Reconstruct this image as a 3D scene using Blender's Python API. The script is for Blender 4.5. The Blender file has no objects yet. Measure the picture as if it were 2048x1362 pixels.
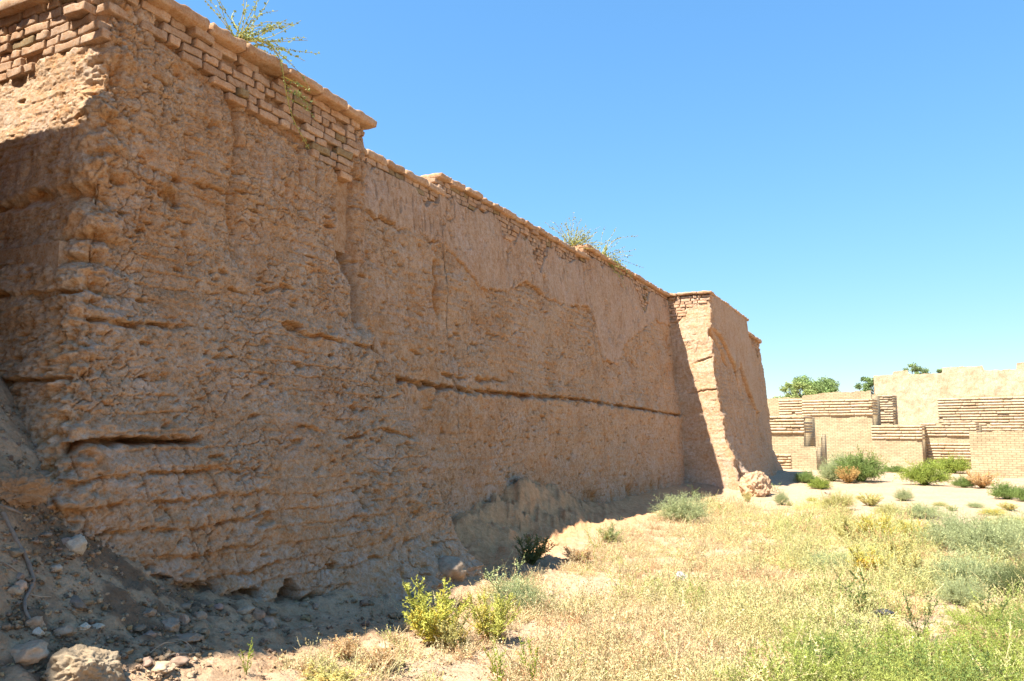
import bpy, bmesh, math, random
import numpy as np
from mathutils import Vector, Matrix

random.seed(7)
RNG = np.random.default_rng(11)
scene = bpy.context.scene
COL = scene.collection
f32 = np.float32

# ------------------------------------------------------------------ camera frame and site axes
F, PITCH, EYE = 1562.0, math.radians(6.9), 1.6
CP, SP = math.cos(PITCH), math.sin(PITCH)
YAW = math.radians(26.4)
DS = np.array([math.sin(YAW), math.cos(YAW)])        # along the long wall
DQ = np.array([math.cos(YAW), -math.sin(YAW)])       # out of the wall, towards the open ground

def ray(u, v):
    x = (u - 1024) / F; y = (681 - v) / F
    return np.array([x, CP - y * SP, SP + y * CP])
def at(u, v, depth):
    r = ray(u, v)
    return np.array([0, 0, EYE]) + r * (depth / r[1])
def W(s, q, z):
    return np.array([s * DS[0] + q * DQ[0], s * DS[1] + q * DQ[1], z])
def SQ(x, y):
    return x * DS[0] + y * DS[1], x * DQ[0] + y * DQ[1]
def Warr(S, Q, Z):
    return np.stack([S * DS[0] + Q * DQ[0], S * DS[1] + Q * DQ[1], Z], -1)
def project(P):
    x, y, z = P[..., 0], P[..., 1], P[..., 2] - EYE
    fw = y * CP + z * SP; up = -y * SP + z * CP
    return 1024 + F * x / fw, 681 - F * up / fw

# ------------------------------------------------------------------ noise
PERM = RNG.permutation(256).astype(np.int64); PERM = np.concatenate([PERM, PERM, PERM])
_g = RNG.normal(size=(256, 3)); GRAD = (_g / np.linalg.norm(_g, axis=1, keepdims=True)).astype(f32)
def perlin(x, y, z):
    x = np.asarray(x, f32); y = np.broadcast_to(np.asarray(y, f32), x.shape); z = np.broadcast_to(np.asarray(z, f32), x.shape)
    xi = np.floor(x); yi = np.floor(y); zi = np.floor(z)
    xf = x - xi; yf = y - yi; zf = z - zi
    xi = xi.astype(np.int64) & 255; yi = yi.astype(np.int64) & 255; zi = zi.astype(np.int64) & 255
    fu = xf * xf * xf * (xf * (xf * 6 - 15) + 10); fv = yf * yf * yf * (yf * (yf * 6 - 15) + 10); fw = zf * zf * zf * (zf * (zf * 6 - 15) + 10)
    out = 0
    for dx in (0, 1):
        wx = fu if dx else 1 - fu
        a = PERM[xi + dx]
        for dy in (0, 1):
            wy = fv if dy else 1 - fv
            b = PERM[a + yi + dy]
            for dz in (0, 1):
                wz = fw if dz else 1 - fw
                g = GRAD[PERM[b + zi + dz]]
                out = out + wx * wy * wz * (g[..., 0] * (xf - dx) + g[..., 1] * (yf - dy) + g[..., 2] * (zf - dz))
    return out * 1.5
def fbm(x, y, z, octv=3, gain=0.5):
    t = 0; a = 1.0
    for i in range(octv):
        t = t + a * perlin(np.asarray(x) * 2.03 ** i + 17.3 * i, np.asarray(y) * 2.03 ** i + 5.1 * i, np.asarray(z) * 2.03 ** i)
        a *= gain
    return t
JX = RNG.random((256, 256)).astype(f32); JY = RNG.random((256, 256)).astype(f32); JV = RNG.random((256, 256)).astype(f32)
def worley(x, y):
    x = np.asarray(x, f32); y = np.asarray(y, f32)
    xi = np.floor(x).astype(np.int64); yi = np.floor(y).astype(np.int64)
    f1 = np.full(x.shape, 9., f32); f2 = f1.copy(); cid = np.zeros(x.shape, f32)
    for dx in (-1, 0, 1):
        for dy in (-1, 0, 1):
            cx = xi + dx; cy = yi + dy
            px = cx + JX[cx & 255, cy & 255]; py = cy + JY[cx & 255, cy & 255]
            d = np.hypot(px - x, py - y)
            m = d < f1
            f2 = np.where(m, f1, np.minimum(f2, d)); cid = np.where(m, JV[cx & 255, cy & 255], cid); f1 = np.where(m, d, f1)
    return f1, f2, cid
def sst(a, b, x):
    t = np.clip((x - a) / (b - a), 0, 1); return t * t * (3 - 2 * t)

# ------------------------------------------------------------------ mesh helpers
def mesh_from(name, V, faces4, mat, attr=None, smooth=True, faces_list=None):
    me = bpy.data.meshes.new(name)
    V = np.ascontiguousarray(V, dtype=f32).reshape(-1, 3)
    if faces_list is None:
        Q = np.ascontiguousarray(faces4, dtype=np.int32); k = Q.shape[1]
        me.vertices.add(len(V)); me.vertices.foreach_set('co', V.ravel())
        me.loops.add(Q.size); me.loops.foreach_set('vertex_index', Q.ravel())
        me.polygons.add(len(Q)); me.polygons.foreach_set('loop_start', np.arange(0, Q.size, k, dtype=np.int32))
        try: me.polygons.foreach_set('loop_total', np.full(len(Q), k, np.int32))
        except Exception: pass
        me.update(calc_edges=True)
    else:
        me.from_pydata(V.tolist(), [], faces_list)
    if smooth: me.polygons.foreach_set('use_smooth', np.ones(len(me.polygons), bool))
    if attr is not None:
        a = me.color_attributes.new('tint', 'FLOAT_COLOR', 'POINT')
        c = np.ones((len(V), 4), f32); c[:, :attr.shape[1]] = attr
        a.data.foreach_set('color', c.ravel())
    me.materials.append(mat); me.validate(); me.update()
    return me
def link(name, me, parent=None):
    o = bpy.data.objects.new(name, me); COL.objects.link(o)
    if parent is not None: o.parent = parent
    return o
def tag(o, label, cat, group=None, kind=None):
    if label: o['label'] = label
    if cat: o['category'] = cat
    if group: o['group'] = group
    if kind: o['kind'] = kind
    return o
def thing(name, label, cat, loc=(0, 0, 0), rz=0, group=None):
    o = bpy.data.objects.new(name, None); COL.objects.link(o); o.empty_display_size = 0.2
    o.location = loc; o.rotation_euler = (0, 0, rz)
    return tag(o, label, cat, group)
def grid_faces(nu, nv):
    i = np.arange(nu - 1)[:, None] * nv + np.arange(nv - 1)[None, :]
    return np.stack([i, i + nv, i + nv + 1, i + 1], -1).reshape(-1, 4)
def box_vf(x0, x1, y0, y1, z0, z1):
    V = np.array([[x, y, z] for x in (x0, x1) for y in (y0, y1) for z in (z0, z1)], float)
    Fq = [(0, 1, 3, 2), (4, 6, 7, 5), (0, 4, 5, 1), (2, 3, 7, 6), (0, 2, 6, 4), (1, 5, 7, 3)]
    return V, np.array(Fq)
class Acc:
    def __init__(s): s.V = []; s.F = []; s.A = []; s.n = 0
    def add(s, V, Fq, A=None):
        s.V.append(np.asarray(V, f32)); s.F.append(np.asarray(Fq) + s.n); s.n += len(V)
        if A is not None: s.A.append(np.broadcast_to(np.asarray(A, f32), (len(V), 3)))
    def mesh(s, name, mat, smooth=True):
        A = np.concatenate(s.A) if s.A else None
        return mesh_from(name, np.concatenate(s.V), np.concatenate(s.F), mat, A, smooth)

def sub_box(nx, ny, nz, rnd=0.25):
    """unit box [-.5,.5]^3 as a shell of quads with rounded edges; rnd is in units of the shortest cell"""
    pts = {}; V = []; Fq = []
    def vid(i, j, k):
        if (i, j, k) not in pts:
            pts[(i, j, k)] = len(V); V.append((i / nx - .5, j / ny - .5, k / nz - .5))
        return pts[(i, j, k)]
    for i in range(nx):
        for j in range(ny):
            for k, fl in ((0, 1), (nz, 0)):
                q = [vid(i, j, k), vid(i + 1, j, k), vid(i + 1, j + 1, k), vid(i, j + 1, k)]; Fq.append(q[::-1] if fl else q)
    for i in range(nx):
        for k in range(nz):
            for j, fl in ((0, 0), (ny, 1)):
                q = [vid(i, j, k), vid(i + 1, j, k), vid(i + 1, j, k + 1), vid(i, j, k + 1)]; Fq.append(q[::-1] if fl else q)
    for j in range(ny):
        for k in range(nz):
            for i, fl in ((0, 1), (nx, 0)):
                q = [vid(i, j, k), vid(i, j + 1, k), vid(i, j + 1, k + 1), vid(i, j, k + 1)]; Fq.append(q[::-1] if fl else q)
    return np.array(V), np.array(Fq)
def worn_block(tmpl, size, r, amp, freq, seed):
    V, Fq = tmpl; size = np.asarray(size, float)
    P = V * size
    h = size / 2; r = min(r, h.min() * .9)
    inner = np.clip(P, -(h - r), h - r); d = P - inner
    L = np.linalg.norm(d, axis=1, keepdims=True); L[L == 0] = 1
    cnt = (np.abs(V) > .499).sum(1, keepdims=True)
    P = np.where(cnt > 0, inner + d / L * r, P)
    n = P / (np.linalg.norm(P / h, axis=1, keepdims=True) * h + 1e-9)
    nn = P / h; nn = nn / np.linalg.norm(nn, axis=1, keepdims=True)
    dsp = fbm(P[:, 0] * freq + seed * 3.7, P[:, 1] * freq + seed, P[:, 2] * freq, 3)
    return P + nn * (amp * dsp)[:, None], Fq

# ------------------------------------------------------------------ materials
class NT:
    def __init__(s, name):
        s.m = bpy.data.materials.new(name); s.m.use_nodes = True; s.t = s.m.node_tree; s.t.nodes.clear()
        s.out = s.n('ShaderNodeOutputMaterial'); s.b = s.n('ShaderNodeBsdfPrincipled'); s.l(s.b.outputs[0], s.out.inputs[0])
        s.b.inputs['Roughness'].default_value = .95
        s.b.inputs['Specular IOR Level'].default_value = .15
    def n(s, ty, **kw):
        nd = s.t.nodes.new(ty)
        for k, v in kw.items(): setattr(nd, k, v)
        return nd
    def l(s, a, b): s.t.links.new(a, b)
    def noise(s, vec, scale, detail=4, rough=.6):
        nd = s.n('ShaderNodeTexNoise'); nd.inputs['Scale'].default_value = scale; nd.inputs['Detail'].default_value = detail; nd.inputs['Roughness'].default_value = rough
        if vec is not None: s.l(vec, nd.inputs['Vector'])
        return nd.outputs['Fac']
    def ramp(s, fac, stops):
        nd = s.n('ShaderNodeValToRGB'); e = nd.color_ramp.elements
        while len(e) < len(stops): e.new(.5)
        for el, (p, c) in zip(e, stops): el.position = p; el.color = (*c, 1) if len(c) == 3 else c
        s.l(fac, nd.inputs[0]); return nd.outputs[0]
    def mix(s, fac, a, b, mode='MIX'):
        nd = s.n('ShaderNodeMix', data_type='RGBA', blend_type=mode)
        for sock, v in ((nd.inputs[0], fac), (nd.inputs[6], a), (nd.inputs[7], b)):
            if hasattr(v, 'links') or hasattr(v, 'is_linked'): s.l(v, sock)
            elif isinstance(v, tuple): sock.default_value = (*v, 1)
            else: sock.default_value = v
        return nd.outputs[2]
    def math(s, op, a, b=0.):
        nd = s.n('ShaderNodeMath', operation=op)
        for sock, v in ((nd.inputs[0], a), (nd.inputs[1], b)):
            if hasattr(v, 'is_linked'): s.l(v, sock)
            else: sock.default_value = v
        return nd.outputs[0]
    def bump(s, h, strength, dist, prev=None):
        nd = s.n('ShaderNodeBump'); nd.inputs['Strength'].default_value = strength; nd.inputs['Distance'].default_value = dist
        s.l(h, nd.inputs['Height'])
        if prev is not None: s.l(prev, nd.inputs['Normal'])
        return nd.outputs[0]
    def pos(s): return s.n('ShaderNodeNewGeometry').outputs['Position']
    def attr(s, name='tint'): return s.n('ShaderNodeAttribute', attribute_name=name)
    def color(s, c): s.l(c, s.b.inputs['Base Color'])
    def normal(s, n): s.l(n, s.b.inputs['Normal'])

def mat_mud(name, fine=1.0, bump=.85, dark=(.295, .178, .091), mid=(.385, .252, .152), pale=(.47, .345, .237)):
    m = NT(name); p = m.pos()
    n1 = m.noise(p, 1.6, 5, .62); n2 = m.noise(p, 14 * fine, 6, .7); n3 = m.noise(p, 70 * fine, 4, .7)
    base = m.ramp(n2, [(.3, dark), (.5, mid), (.72, pale)])
    big = m.ramp(n1, [(.32, (.90, .84, .78)), (.5, (1, 1, 1)), (.7, (1.0, 1.06, 1.14))])
    c = m.mix(1., base, big, 'MULTIPLY')
    grit = m.ramp(n3, [(.32, (.74, .70, .66)), (.48, (1, 1, 1)), (.7, (1.1, 1.1, 1.1))])
    c = m.mix(.9, c, grit, 'MULTIPLY')
    n4 = m.noise(p, 38 * fine, 5, .75)
    c = m.mix(1., c, m.ramp(n4, [(.36, (.95, .70, .46)), (.48, (1, 1, 1)), (.62, (1.02, 1.06, 1.14))]), 'MULTIPLY')
    c = m.mix(1., c, m.attr().outputs['Color'], 'MULTIPLY')
    m.color(c)
    vo = m.n('ShaderNodeTexVoronoi', feature='DISTANCE_TO_EDGE'); vo.inputs['Scale'].default_value = 16 * fine
    wv = m.n('ShaderNodeVectorMath', operation='ADD'); m.l(p, wv.inputs[0])
    nz = m.n('ShaderNodeTexNoise'); nz.inputs['Scale'].default_value = 9 * fine; m.l(p, nz.inputs['Vector'])
    sc = m.n('ShaderNodeVectorMath', operation='SCALE'); m.l(nz.outputs['Color'], sc.inputs[0]); sc.inputs['Scale'].default_value = .16 / fine
    m.l(sc.outputs[0], wv.inputs[1]); m.l(wv.outputs[0], vo.inputs['Vector'])
    crk = m.ramp(vo.outputs['Distance'], [(.0, (0, 0, 0)), (.05, (1, 1, 1))])
    nb = m.bump(crk, .30 * bump, .008)
    nb = m.bump(n2, .55 * bump, .018, nb)
    nb = m.bump(n3, .9 * bump, .012, nb)
    nb = m.bump(m.noise(p, 240 * fine, 3, .7), .7 * bump, .004, nb)
    m.normal(nb)
    return m.m

MUD = mat_mud('mud_plaster')
MUDFAR = mat_mud('mud_plaster_far', .55, .6)
BRICK = mat_mud('fired_brick', 1.2, .35, (.31, .182, .098), (.39, .248, .15), (.46, .33, .22))
BRICKPALE = mat_mud('far_brick', .4, .3, (.37, .275, .175), (.42, .325, .215), (.47, .38, .265))
def mat_soil():
    m = NT('dry_soil'); p = m.pos()
    n1 = m.noise(p, .9, 5, .6); n2 = m.noise(p, 11, 6, .7); n3 = m.noise(p, 60, 5, .75)
    base = m.ramp(n2, [(.3, (.29, .192, .115)), (.5, (.385, .272, .172)), (.72, (.46, .345, .235))])
    big = m.ramp(n1, [(.35, (.93, .88, .84)), (.55, (1, 1, 1)), (.7, (1.06, 1.05, 1.02))])
    c = m.mix(1., base, big, 'MULTIPLY')
    c = m.mix(.7, c, m.ramp(n3, [(.3, (.62, .6, .58)), (.5, (1, 1, 1)), (.72, (1.15, 1.15, 1.15))]), 'MULTIPLY')
    c = m.mix(1., c, m.attr().outputs['Color'], 'MULTIPLY')
    m.color(c)
    nb = m.bump(n2, .6, .03); nb = m.bump(n3, .9, .012, nb)
    vo = m.n('ShaderNodeTexVoronoi'); vo.inputs['Scale'].default_value = 38; m.l(p, vo.inputs['Vector'])
    nb = m.bump(m.ramp(vo.outputs['Distance'], [(.1, (1, 1, 1)), (.6, (0, 0, 0))]), .35, .012, nb)
    m.normal(nb); return m.m
SOIL = mat_soil()
def mat_stone(name, a, b, c):
    m = NT(name); tc = m.n('ShaderNodeTexCoord').outputs['Object']
    oi = m.n('ShaderNodeObjectInfo')
    n2 = m.noise(tc, 16, 6, .7); n3 = m.noise(tc, 90, 4, .7)
    cc = m.ramp(n2, [(.3, a), (.5, b), (.72, c)])
    cc = m.mix(.6, cc, m.ramp(n3, [(.3, (.7, .68, .66)), (.5, (1, 1, 1)), (.75, (1.12, 1.12, 1.12))]), 'MULTIPLY')
    cc = m.mix(1., cc, oi.outputs['Color'], 'MULTIPLY')
    m.color(cc); nb = m.bump(n2, .5, .02); nb = m.bump(n3, .6, .006, nb); m.normal(nb); return m.m
STONE = mat_stone('weathered_stone', (.27, .20, .14), (.38, .30, .22), (.48, .40, .31))
LIME = mat_stone('pocked_limestone', (.40, .33, .25), (.52, .45, .36), (.62, .56, .47))
def mat_plant(name, trans=.3, rough=.6, use_attr=False):
    m = NT(name); tc = m.n('ShaderNodeTexCoord').outputs['Object']
    if use_attr: base = m.attr().outputs['Color']
    else:
        base = m.n('ShaderNodeObjectInfo').outputs['Color']
        base = m.mix(1., base, m.attr().outputs['Color'], 'MULTIPLY')
    v = m.ramp(m.noise(tc, 7, 3, .6), [(.3, (.72, .74, .7)), (.5, (1, 1, 1)), (.72, (1.25, 1.2, 1.1))])
    base = m.mix(1., base, v, 'MULTIPLY')
    m.b.inputs['Roughness'].default_value = rough; m.color(base)
    tr = m.n('ShaderNodeBsdfTranslucent'); m.l(base, tr.inputs['Color'])
    mx = m.n('ShaderNodeMixShader'); mx.inputs[0].default_value = trans
    m.l(m.b.outputs[0], mx.inputs[1]); m.l(tr.outputs[0], mx.inputs[2]); m.l(mx.outputs[0], m.out.inputs[0])
    return m.m
LEAF = mat_plant('plant_leaf', .3)
STEM = mat_plant('plant_stem', .08, .8)
DRY = mat_plant('dry_herb', .3, .8, True)
def mat_plain(name, c, rough=.8, sc=20):
    m = NT(name); tc = m.n('ShaderNodeTexCoord').outputs['Object']
    n = m.noise(tc, sc, 5, .65)
    m.color(m.ramp(n, [(.3, tuple(x * .65 for x in c)), (.5, c), (.75, tuple(min(1, x * 1.3) for x in c))]))
    m.b.inputs['Roughness'].default_value = rough; m.normal(m.bump(n, .4, .01)); return m.m
ROOT = mat_plain('weathered_wood', (.20, .15, .11))
TWIG = mat_plain('pale_twig', (.36, .27, .18))
BAGB = mat_plain('black_plastic', (.035, .037, .045), .35)
BAGW = mat_plain('white_plastic', (.30, .30, .33), .5)

# ------------------------------------------------------------------ ground
def wall_foot(s):
    return np.interp(s, [-9, 1.6, 2.2, 2.9, 7.2, 7.7, 21.7, 22.1, 29.4, 30.2, 39, 41, 90], [-5.0, -5.0, -4.6, -4.15, -4.15, -5.4, -5.4, -4.1, -4.1, -5.4, -5.5, -9, -9])
def ground_raw(s, q):
    d = np.maximum(q - wall_foot(s), -.4)
    amp = np.interp(s, [0, 3, 5, 7.5, 9, 10.2, 11.2, 12.1, 13.0, 14.2, 15, 21, 22, 24, 29, 31, 40], [.3, .42, .28, .30, .42, .62, .80, .76, .55, .30, .22, .25, .22, .22, .12, .12, .05])
    wid = np.interp(s, [0, 5, 8, 11.7, 15, 22], [.5, .5, .5, .62, .6, .6])
    z = amp * np.exp(-np.maximum(d, 0) / wid) + np.where(d < 0, -d * .4 * amp, 0)
    dm = np.hypot(s - 2.2, q + 6.5)
    z = np.maximum(z, np.interp(dm, [0, .8, 1.4, 1.8, 2.28, 2.5, 2.8, 3.4, 4.2, 5.2, 6], [2.65, 2.4, 2.02, 1.55, .98, .76, .54, .27, .10, .02, -1]))
    # foot of the far tower running out, gentle rise of the far ground
    z = z + .12 * sst(20, 26, s) * sst(-3.2, -4.2, q) * (1 - sst(29, 32, s))
    z = z + .30 * np.exp(-((s - 30.0) / .7) ** 2 - ((q + 3.9) / .8) ** 2)
    return z
def ground_z(x, y, fine=True):
    x = np.asarray(x, float); y = np.asarray(y, float)
    s, q = SQ(x, y); z = ground_raw(s, q)
    z = z + .05 * fbm(x / 2.3, y / 2.3, 0.3, 3) + .018 * fbm(x / .35, y / .35, 1.3, 3)
    return z
TT = np.concatenate([np.linspace(1.5, 14, 900), np.geomspace(14.02, 200, 700)])
def ground_hit(u, v):
    r = ray(u, v); h = EYE + r[2] * TT - ground_z(r[0] * TT, r[1] * TT)
    k = int(np.argmax(h < 0)) if (h < 0).any() else len(TT) - 1
    k = max(k, 1); f = h[k - 1] / (h[k - 1] - h[k] + 1e-12) if h[k] < 0 else 1.
    t = TT[k - 1] + (TT[k] - TT[k - 1]) * f; p = r * t
    return np.array([p[0], p[1], float(ground_z(p[0], p[1]))]), t
def axis(lo, d0, d1, hi, step, grow=1.09):
    a = list(np.arange(d0, d1, step)); st = step; x = d1
    while x < hi: a.append(x); st *= grow; x += st
    a.append(hi); st = step; x = d0 - step
    while x > lo: a.insert(0, x); st *= grow; x -= st
    a.insert(0, lo); return np.array(a)
gx = axis(-420, -4.7, 4.6, 420, .024); gy = axis(-150, 2.9, 9.0, 480, .024, 1.035)
X, Y = np.meshgrid(gx, gy, indexing='ij')
Z = ground_z(X, Y)
near = np.exp(-(np.maximum(Y - 9, 0) / 9) ** 2) * np.exp(-(np.maximum(np.abs(X - .5) - 5, 0) / 4) ** 2)
S_, Q_ = SQ(X, Y)
f1, f2, cid = worley(X / .055 + .3 * perlin(X * 9, Y * 9, .2), Y / .055)
clod = np.where(cid > .55, np.maximum(0, .5 - f1), 0) * .035
f1b, f2b, cidb = worley(X / .16 + 9.7, Y / .16 + .4 * perlin(X * 4, Y * 4, 3.2))
clod += np.where(cidb > .78, sst(.42, .15, f1b), 0) * .022
talus = sst(-2.2, -3.8, Q_) * (1 - sst(30, 36, S_))
Z = Z + near * (clod * (.35 + .9 * talus) + .010 * fbm(X / .05, Y / .05, 4.4, 2))
Z = Z + talus * near * .022 * fbm(X / .18, Y / .18, 7.7, 4)
lump = sst(.1, .5, fbm(X / .5, Y / .5, 2.2, 2)) * np.exp(-((S_ - 11.5) / 3) ** 2) * sst(-4.3, -4.9, Q_)
tal2 = np.exp(-((S_ - 11.5) / 3.2) ** 2) * sst(-4.3, -4.9, Q_)
Z = Z + lump * .10 + tal2 * sst(-4.3, -4.8, Q_) * (.08 * fbm(X / .30, Y / .30, 9.9, 5, .6) + .05 * (worley(X / .2, Y / .2)[2] - .5) - .10 * sst(.25, .5, perlin(X / .28, Y / .28, 4.4)))
# charcoal-grey gravelly patch on the talus foot, as dirt on the ground
DMm = np.hypot(S_ - 2.2, Q_ + 6.5)
grey = sst(.0, .35, fbm(X / .35, Y / .35, 5.5, 4) + .10) * sst(1.6, 2.4, DMm) * (1 - sst(3.0, 3.5, DMm))
tint = np.ones(X.shape + (3,)); tint = tint * (1 - grey[..., None] * (1 - np.array([.47, .45, .45])))
drk = sst(-2.9, -3.6, Q_) * (1 - sst(20, 24, S_)); wrm = sst(7, 8.2, S_) * sst(-4.1, -4.7, Q_) * (1 - sst(20, 22, S_)); tint = tint * (1 - wrm[..., None] * (1 - np.array([1.36, 1.10, .88])))  # wrm: shaded talus warmed and lightened in colour to offset blue skylight
tint = tint * (1 - drk[..., None] * (1 - np.array([1.03, .96, .89])))  # soil in the shade of the walls tinted warmer against the blue skylight
ground = link('ground', mesh_from('ground', np.stack([X, Y, Z], -1).reshape(-1, 3), grid_faces(len(gx), len(gy)), SOIL, tint.reshape(-1, 3)))
tag(ground, 'dry sandy ground with a pale trodden path', 'ground', kind='structure')

# ------------------------------------------------------------------ walls
def smooth_axis(A, w):
    k = np.exp(-.5 * (np.arange(-3 * w, 3 * w + 1) / max(w, .01)) ** 2); k /= k.sum()
    P = np.pad(A, ((3 * w, 3 * w), (0, 0)), mode='edge')
    return sum(k[i] * P[i:i + A.shape[0]] for i in range(len(k)))

def surface_detail(S, Q, Z, A, rough, wz=1.0):
    """outward relief of weathered mud brick; A is the running length along the wall"""
    d = .055 * fbm(S / 1.1, Q / 1.1, Z / .9, 3)
    d += rough * .013 * fbm(S / .33, Q / .33, Z / .20, 4, .5)
    r = 1 - np.abs(perlin(S / .16, Q / .16, Z / .10)); d += rough * .007 * (r - .6)
    d += rough * .0065 * fbm(S / .055, Q / .055, Z / .042, 3, .65)
    # horizontal courses, strongest where the plaster is gone
    cm = sst(-.15, .35, fbm(S / 1.6, Q / 1.6, Z / .8, 2))
    ph = Z / .125 + .22 * fbm(S / .7, Q / .7, Z / .7, 2) + .10 * fbm(S / .09, Q / .09, Z / .09, 2); fr = ph - np.floor(ph)
    d += rough * (.25 + .75 * cm) * .030 * (sst(0, .14, fr) * (1 - .5 * fr) - .5)
    jx = A / .30 + .5 * np.floor(ph) + .1 * perlin(A * 4, Z * 4, 5.); fj = np.abs((jx - np.floor(jx)) - .5)
    d -= rough * cm * .018 * sst(.46, .5, fj) * (perlin(A / .4, Z / .3, 8.) > 0)
    # shrinkage cracks
    wx = .35 * fbm(A / .12, Z / .12, 3.1, 2); wy = .35 * fbm(A / .12, Z / .12, 9.1, 2)
    f1, f2, cid = worley(A / .15 + wx, Z / .13 * wz + wy); e = f2 - f1
    d -= rough * .040 * (1 - sst(.006, .05, e)) * sst(-.05, .3, perlin(A / .5, Z / .5, 1.5))
    f1, f2, c2 = worley(A / .062 + .45 * fbm(A / .06, Z / .06, 4.1, 2), Z / .05 + .45 * fbm(A / .06, Z / .06, 7.1, 2))
    d -= rough * .014 * (1 - sst(.0, .12, f2 - f1)) * sst(.0, .35, perlin(A / .3, Z / .25, 11.5))
    d += rough * .005 * (c2 - .5)
    d += rough * .010 * fbm(S / .022, Q / .022, Z / .018, 2)
    d += rough * .004 * (cid - .5)
    # pits
    pk = sst(-.15, .35, fbm(A / .8, Z / .6, 13.1, 3)); wv = .5 * perlin(A / .05, Z / .05, 4.7)
    d -= rough * (.012 + .020 * pk) * sst(.36, .58, perlin(A / .085 + wv, Z / .048 + wv, 2.4))
    d -= rough * .012 * pk * sst(.34, .58, perlin(A / .032, Z / .022, 9.4))
    d -= rough * .05 * sst(.52, .72, perlin(A / .20, Z / .07, 6.4))
    # rain rills
    d -= rough * .020 * sst(.15, .6, perlin(A / .07, Z / .55, 4.0)) * sst(1.5, 3.5, Z)
    return d
def seam(A, Z, a0, a1, zline, w, depth, lip=.02, gate=1.):
    """a bed joint washed out along zline: ragged cavity below an overhang"""
    zl = zline + .030 * fbm(A / .22, 0 * A, .7 + a0, 4) + .012 * fbm(A / .05, Z * 0, 3.7 + a0, 2)
    along = sst(a0, a0 + .25, A) * (1 - sst(a1 - .3, a1, A)) * (1 - gate * (1 - sst(-.45, .25, perlin(A / .42, 0 * A, 5.2 + a0) + .2)))
    ww = w * (.55 + .75 * np.clip(.5 + perlin(A / .13, 0 * A, 2.2 + a0), 0, 1.2)); t = (Z - zl) / ww
    dd = depth * (.35 + .9 * np.clip(.5 + perlin(A / .18, Z / .10, 8.2 + a0), 0, 1))
    cav = sst(-1.3, -.3, t) * (1 - sst(.15, .5, t))
    return along * (-dd * cav + lip * sst(0, .6, t) * (1 - sst(2, 6, t)))

def finish_skin(name, S, Q, Z, D, NS, NQ, mat, parent, tint=None, core=None):
    P = Warr(S + NS * D, Q + NQ * D, Z)
    acc = Acc(); na, nz = S.shape
    tint = np.ones(S.shape + (3,)) if tint is None else tint
    acc.V.append(P.reshape(-1, 3).astype(f32)); acc.F.append(grid_faces(na, nz)); acc.A.append(tint.reshape(-1, 3).astype(f32)); acc.n = na * nz
    for (s0, s1, q0, q1, z0, z1) in (core or []):
        V, Fq = box_vf(s0, s1, q0, q1, z0, z1); acc.add(Warr(V[:, 0], V[:, 1], V[:, 2]), Fq[:, ::-1], (1, 1, 1))
    me = acc.mesh(name, mat)
    ncore = 6 * len(core or [])
    if ncore:
        sm = np.ones(len(me.polygons), bool); sm[-ncore:] = False; me.polygons.foreach_set('use_smooth', sm)
    return link(name, me, parent)

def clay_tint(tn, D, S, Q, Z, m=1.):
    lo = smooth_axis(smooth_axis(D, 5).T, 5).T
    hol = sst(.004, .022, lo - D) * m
    tn = tn * (1 - hol[..., None] * (1 - np.array([.94, .78, .58])))  # orange fresh clay in hollows, with occlusion-like shade painted in
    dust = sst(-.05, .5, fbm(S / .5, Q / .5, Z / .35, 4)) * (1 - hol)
    tn = tn * (1 + dust[..., None] * np.array([.02, .055, .14]))
    foot = sst(1.3, .1, Z + .4 * fbm(S / .5, Q / .5, Z / .5, 2))
    return tn * (1 + foot[..., None] * np.array([0, .03, .09]))
def tower_plan(zv, sn, sf, qf, qback, n_side, n_front, n_far, soft):
    """rows of a three-sided plan: near flank, front, far flank"""
    SN = np.interp(zv, *sn); SF = np.interp(zv, *sf); QF = np.interp(zv, *qf)
    t1 = np.linspace(0, 1, n_side, endpoint=False)[:, None]; t2 = np.linspace(0, 1, n_front, endpoint=False)[:, None]; t3 = np.linspace(0, 1, n_far)[:, None]
    S = np.concatenate([SN + 0 * t1, SN + (SF - SN) * t2, SF + 0 * t3]); Q = np.concatenate([qback + (QF - qback) * t1, QF + 0 * t2, QF + (qback - QF) * t3])
    # the eroded arris keeps its line but is rounded off irregularly
    S0, Q0 = S, Q; S = smooth_axis(S0, soft); Q = smooth_axis(Q0, soft)
    if soft > 6:                                        # the far arris is crisper than the near one
        wgt = np.clip((np.arange(len(S)) - n_side - .3 * n_front) / (.3 * n_front), 0, 1)[:, None]
        S = S * (1 - wgt) + smooth_axis(S0, 4) * wgt; Q = Q * (1 - wgt) + smooth_axis(Q0, 4) * wgt
    dS = np.gradient(S, axis=0); dQ = np.gradient(Q, axis=0)
    NS = smooth_axis(-dQ, min(soft, 6)); NQ = smooth_axis(dS, min(soft, 6)); L = np.hypot(NS, NQ) + 1e-9
    A = np.cumsum(np.hypot(dS, dQ), axis=0)
    return S, Q, NS / L, NQ / L, A

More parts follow.
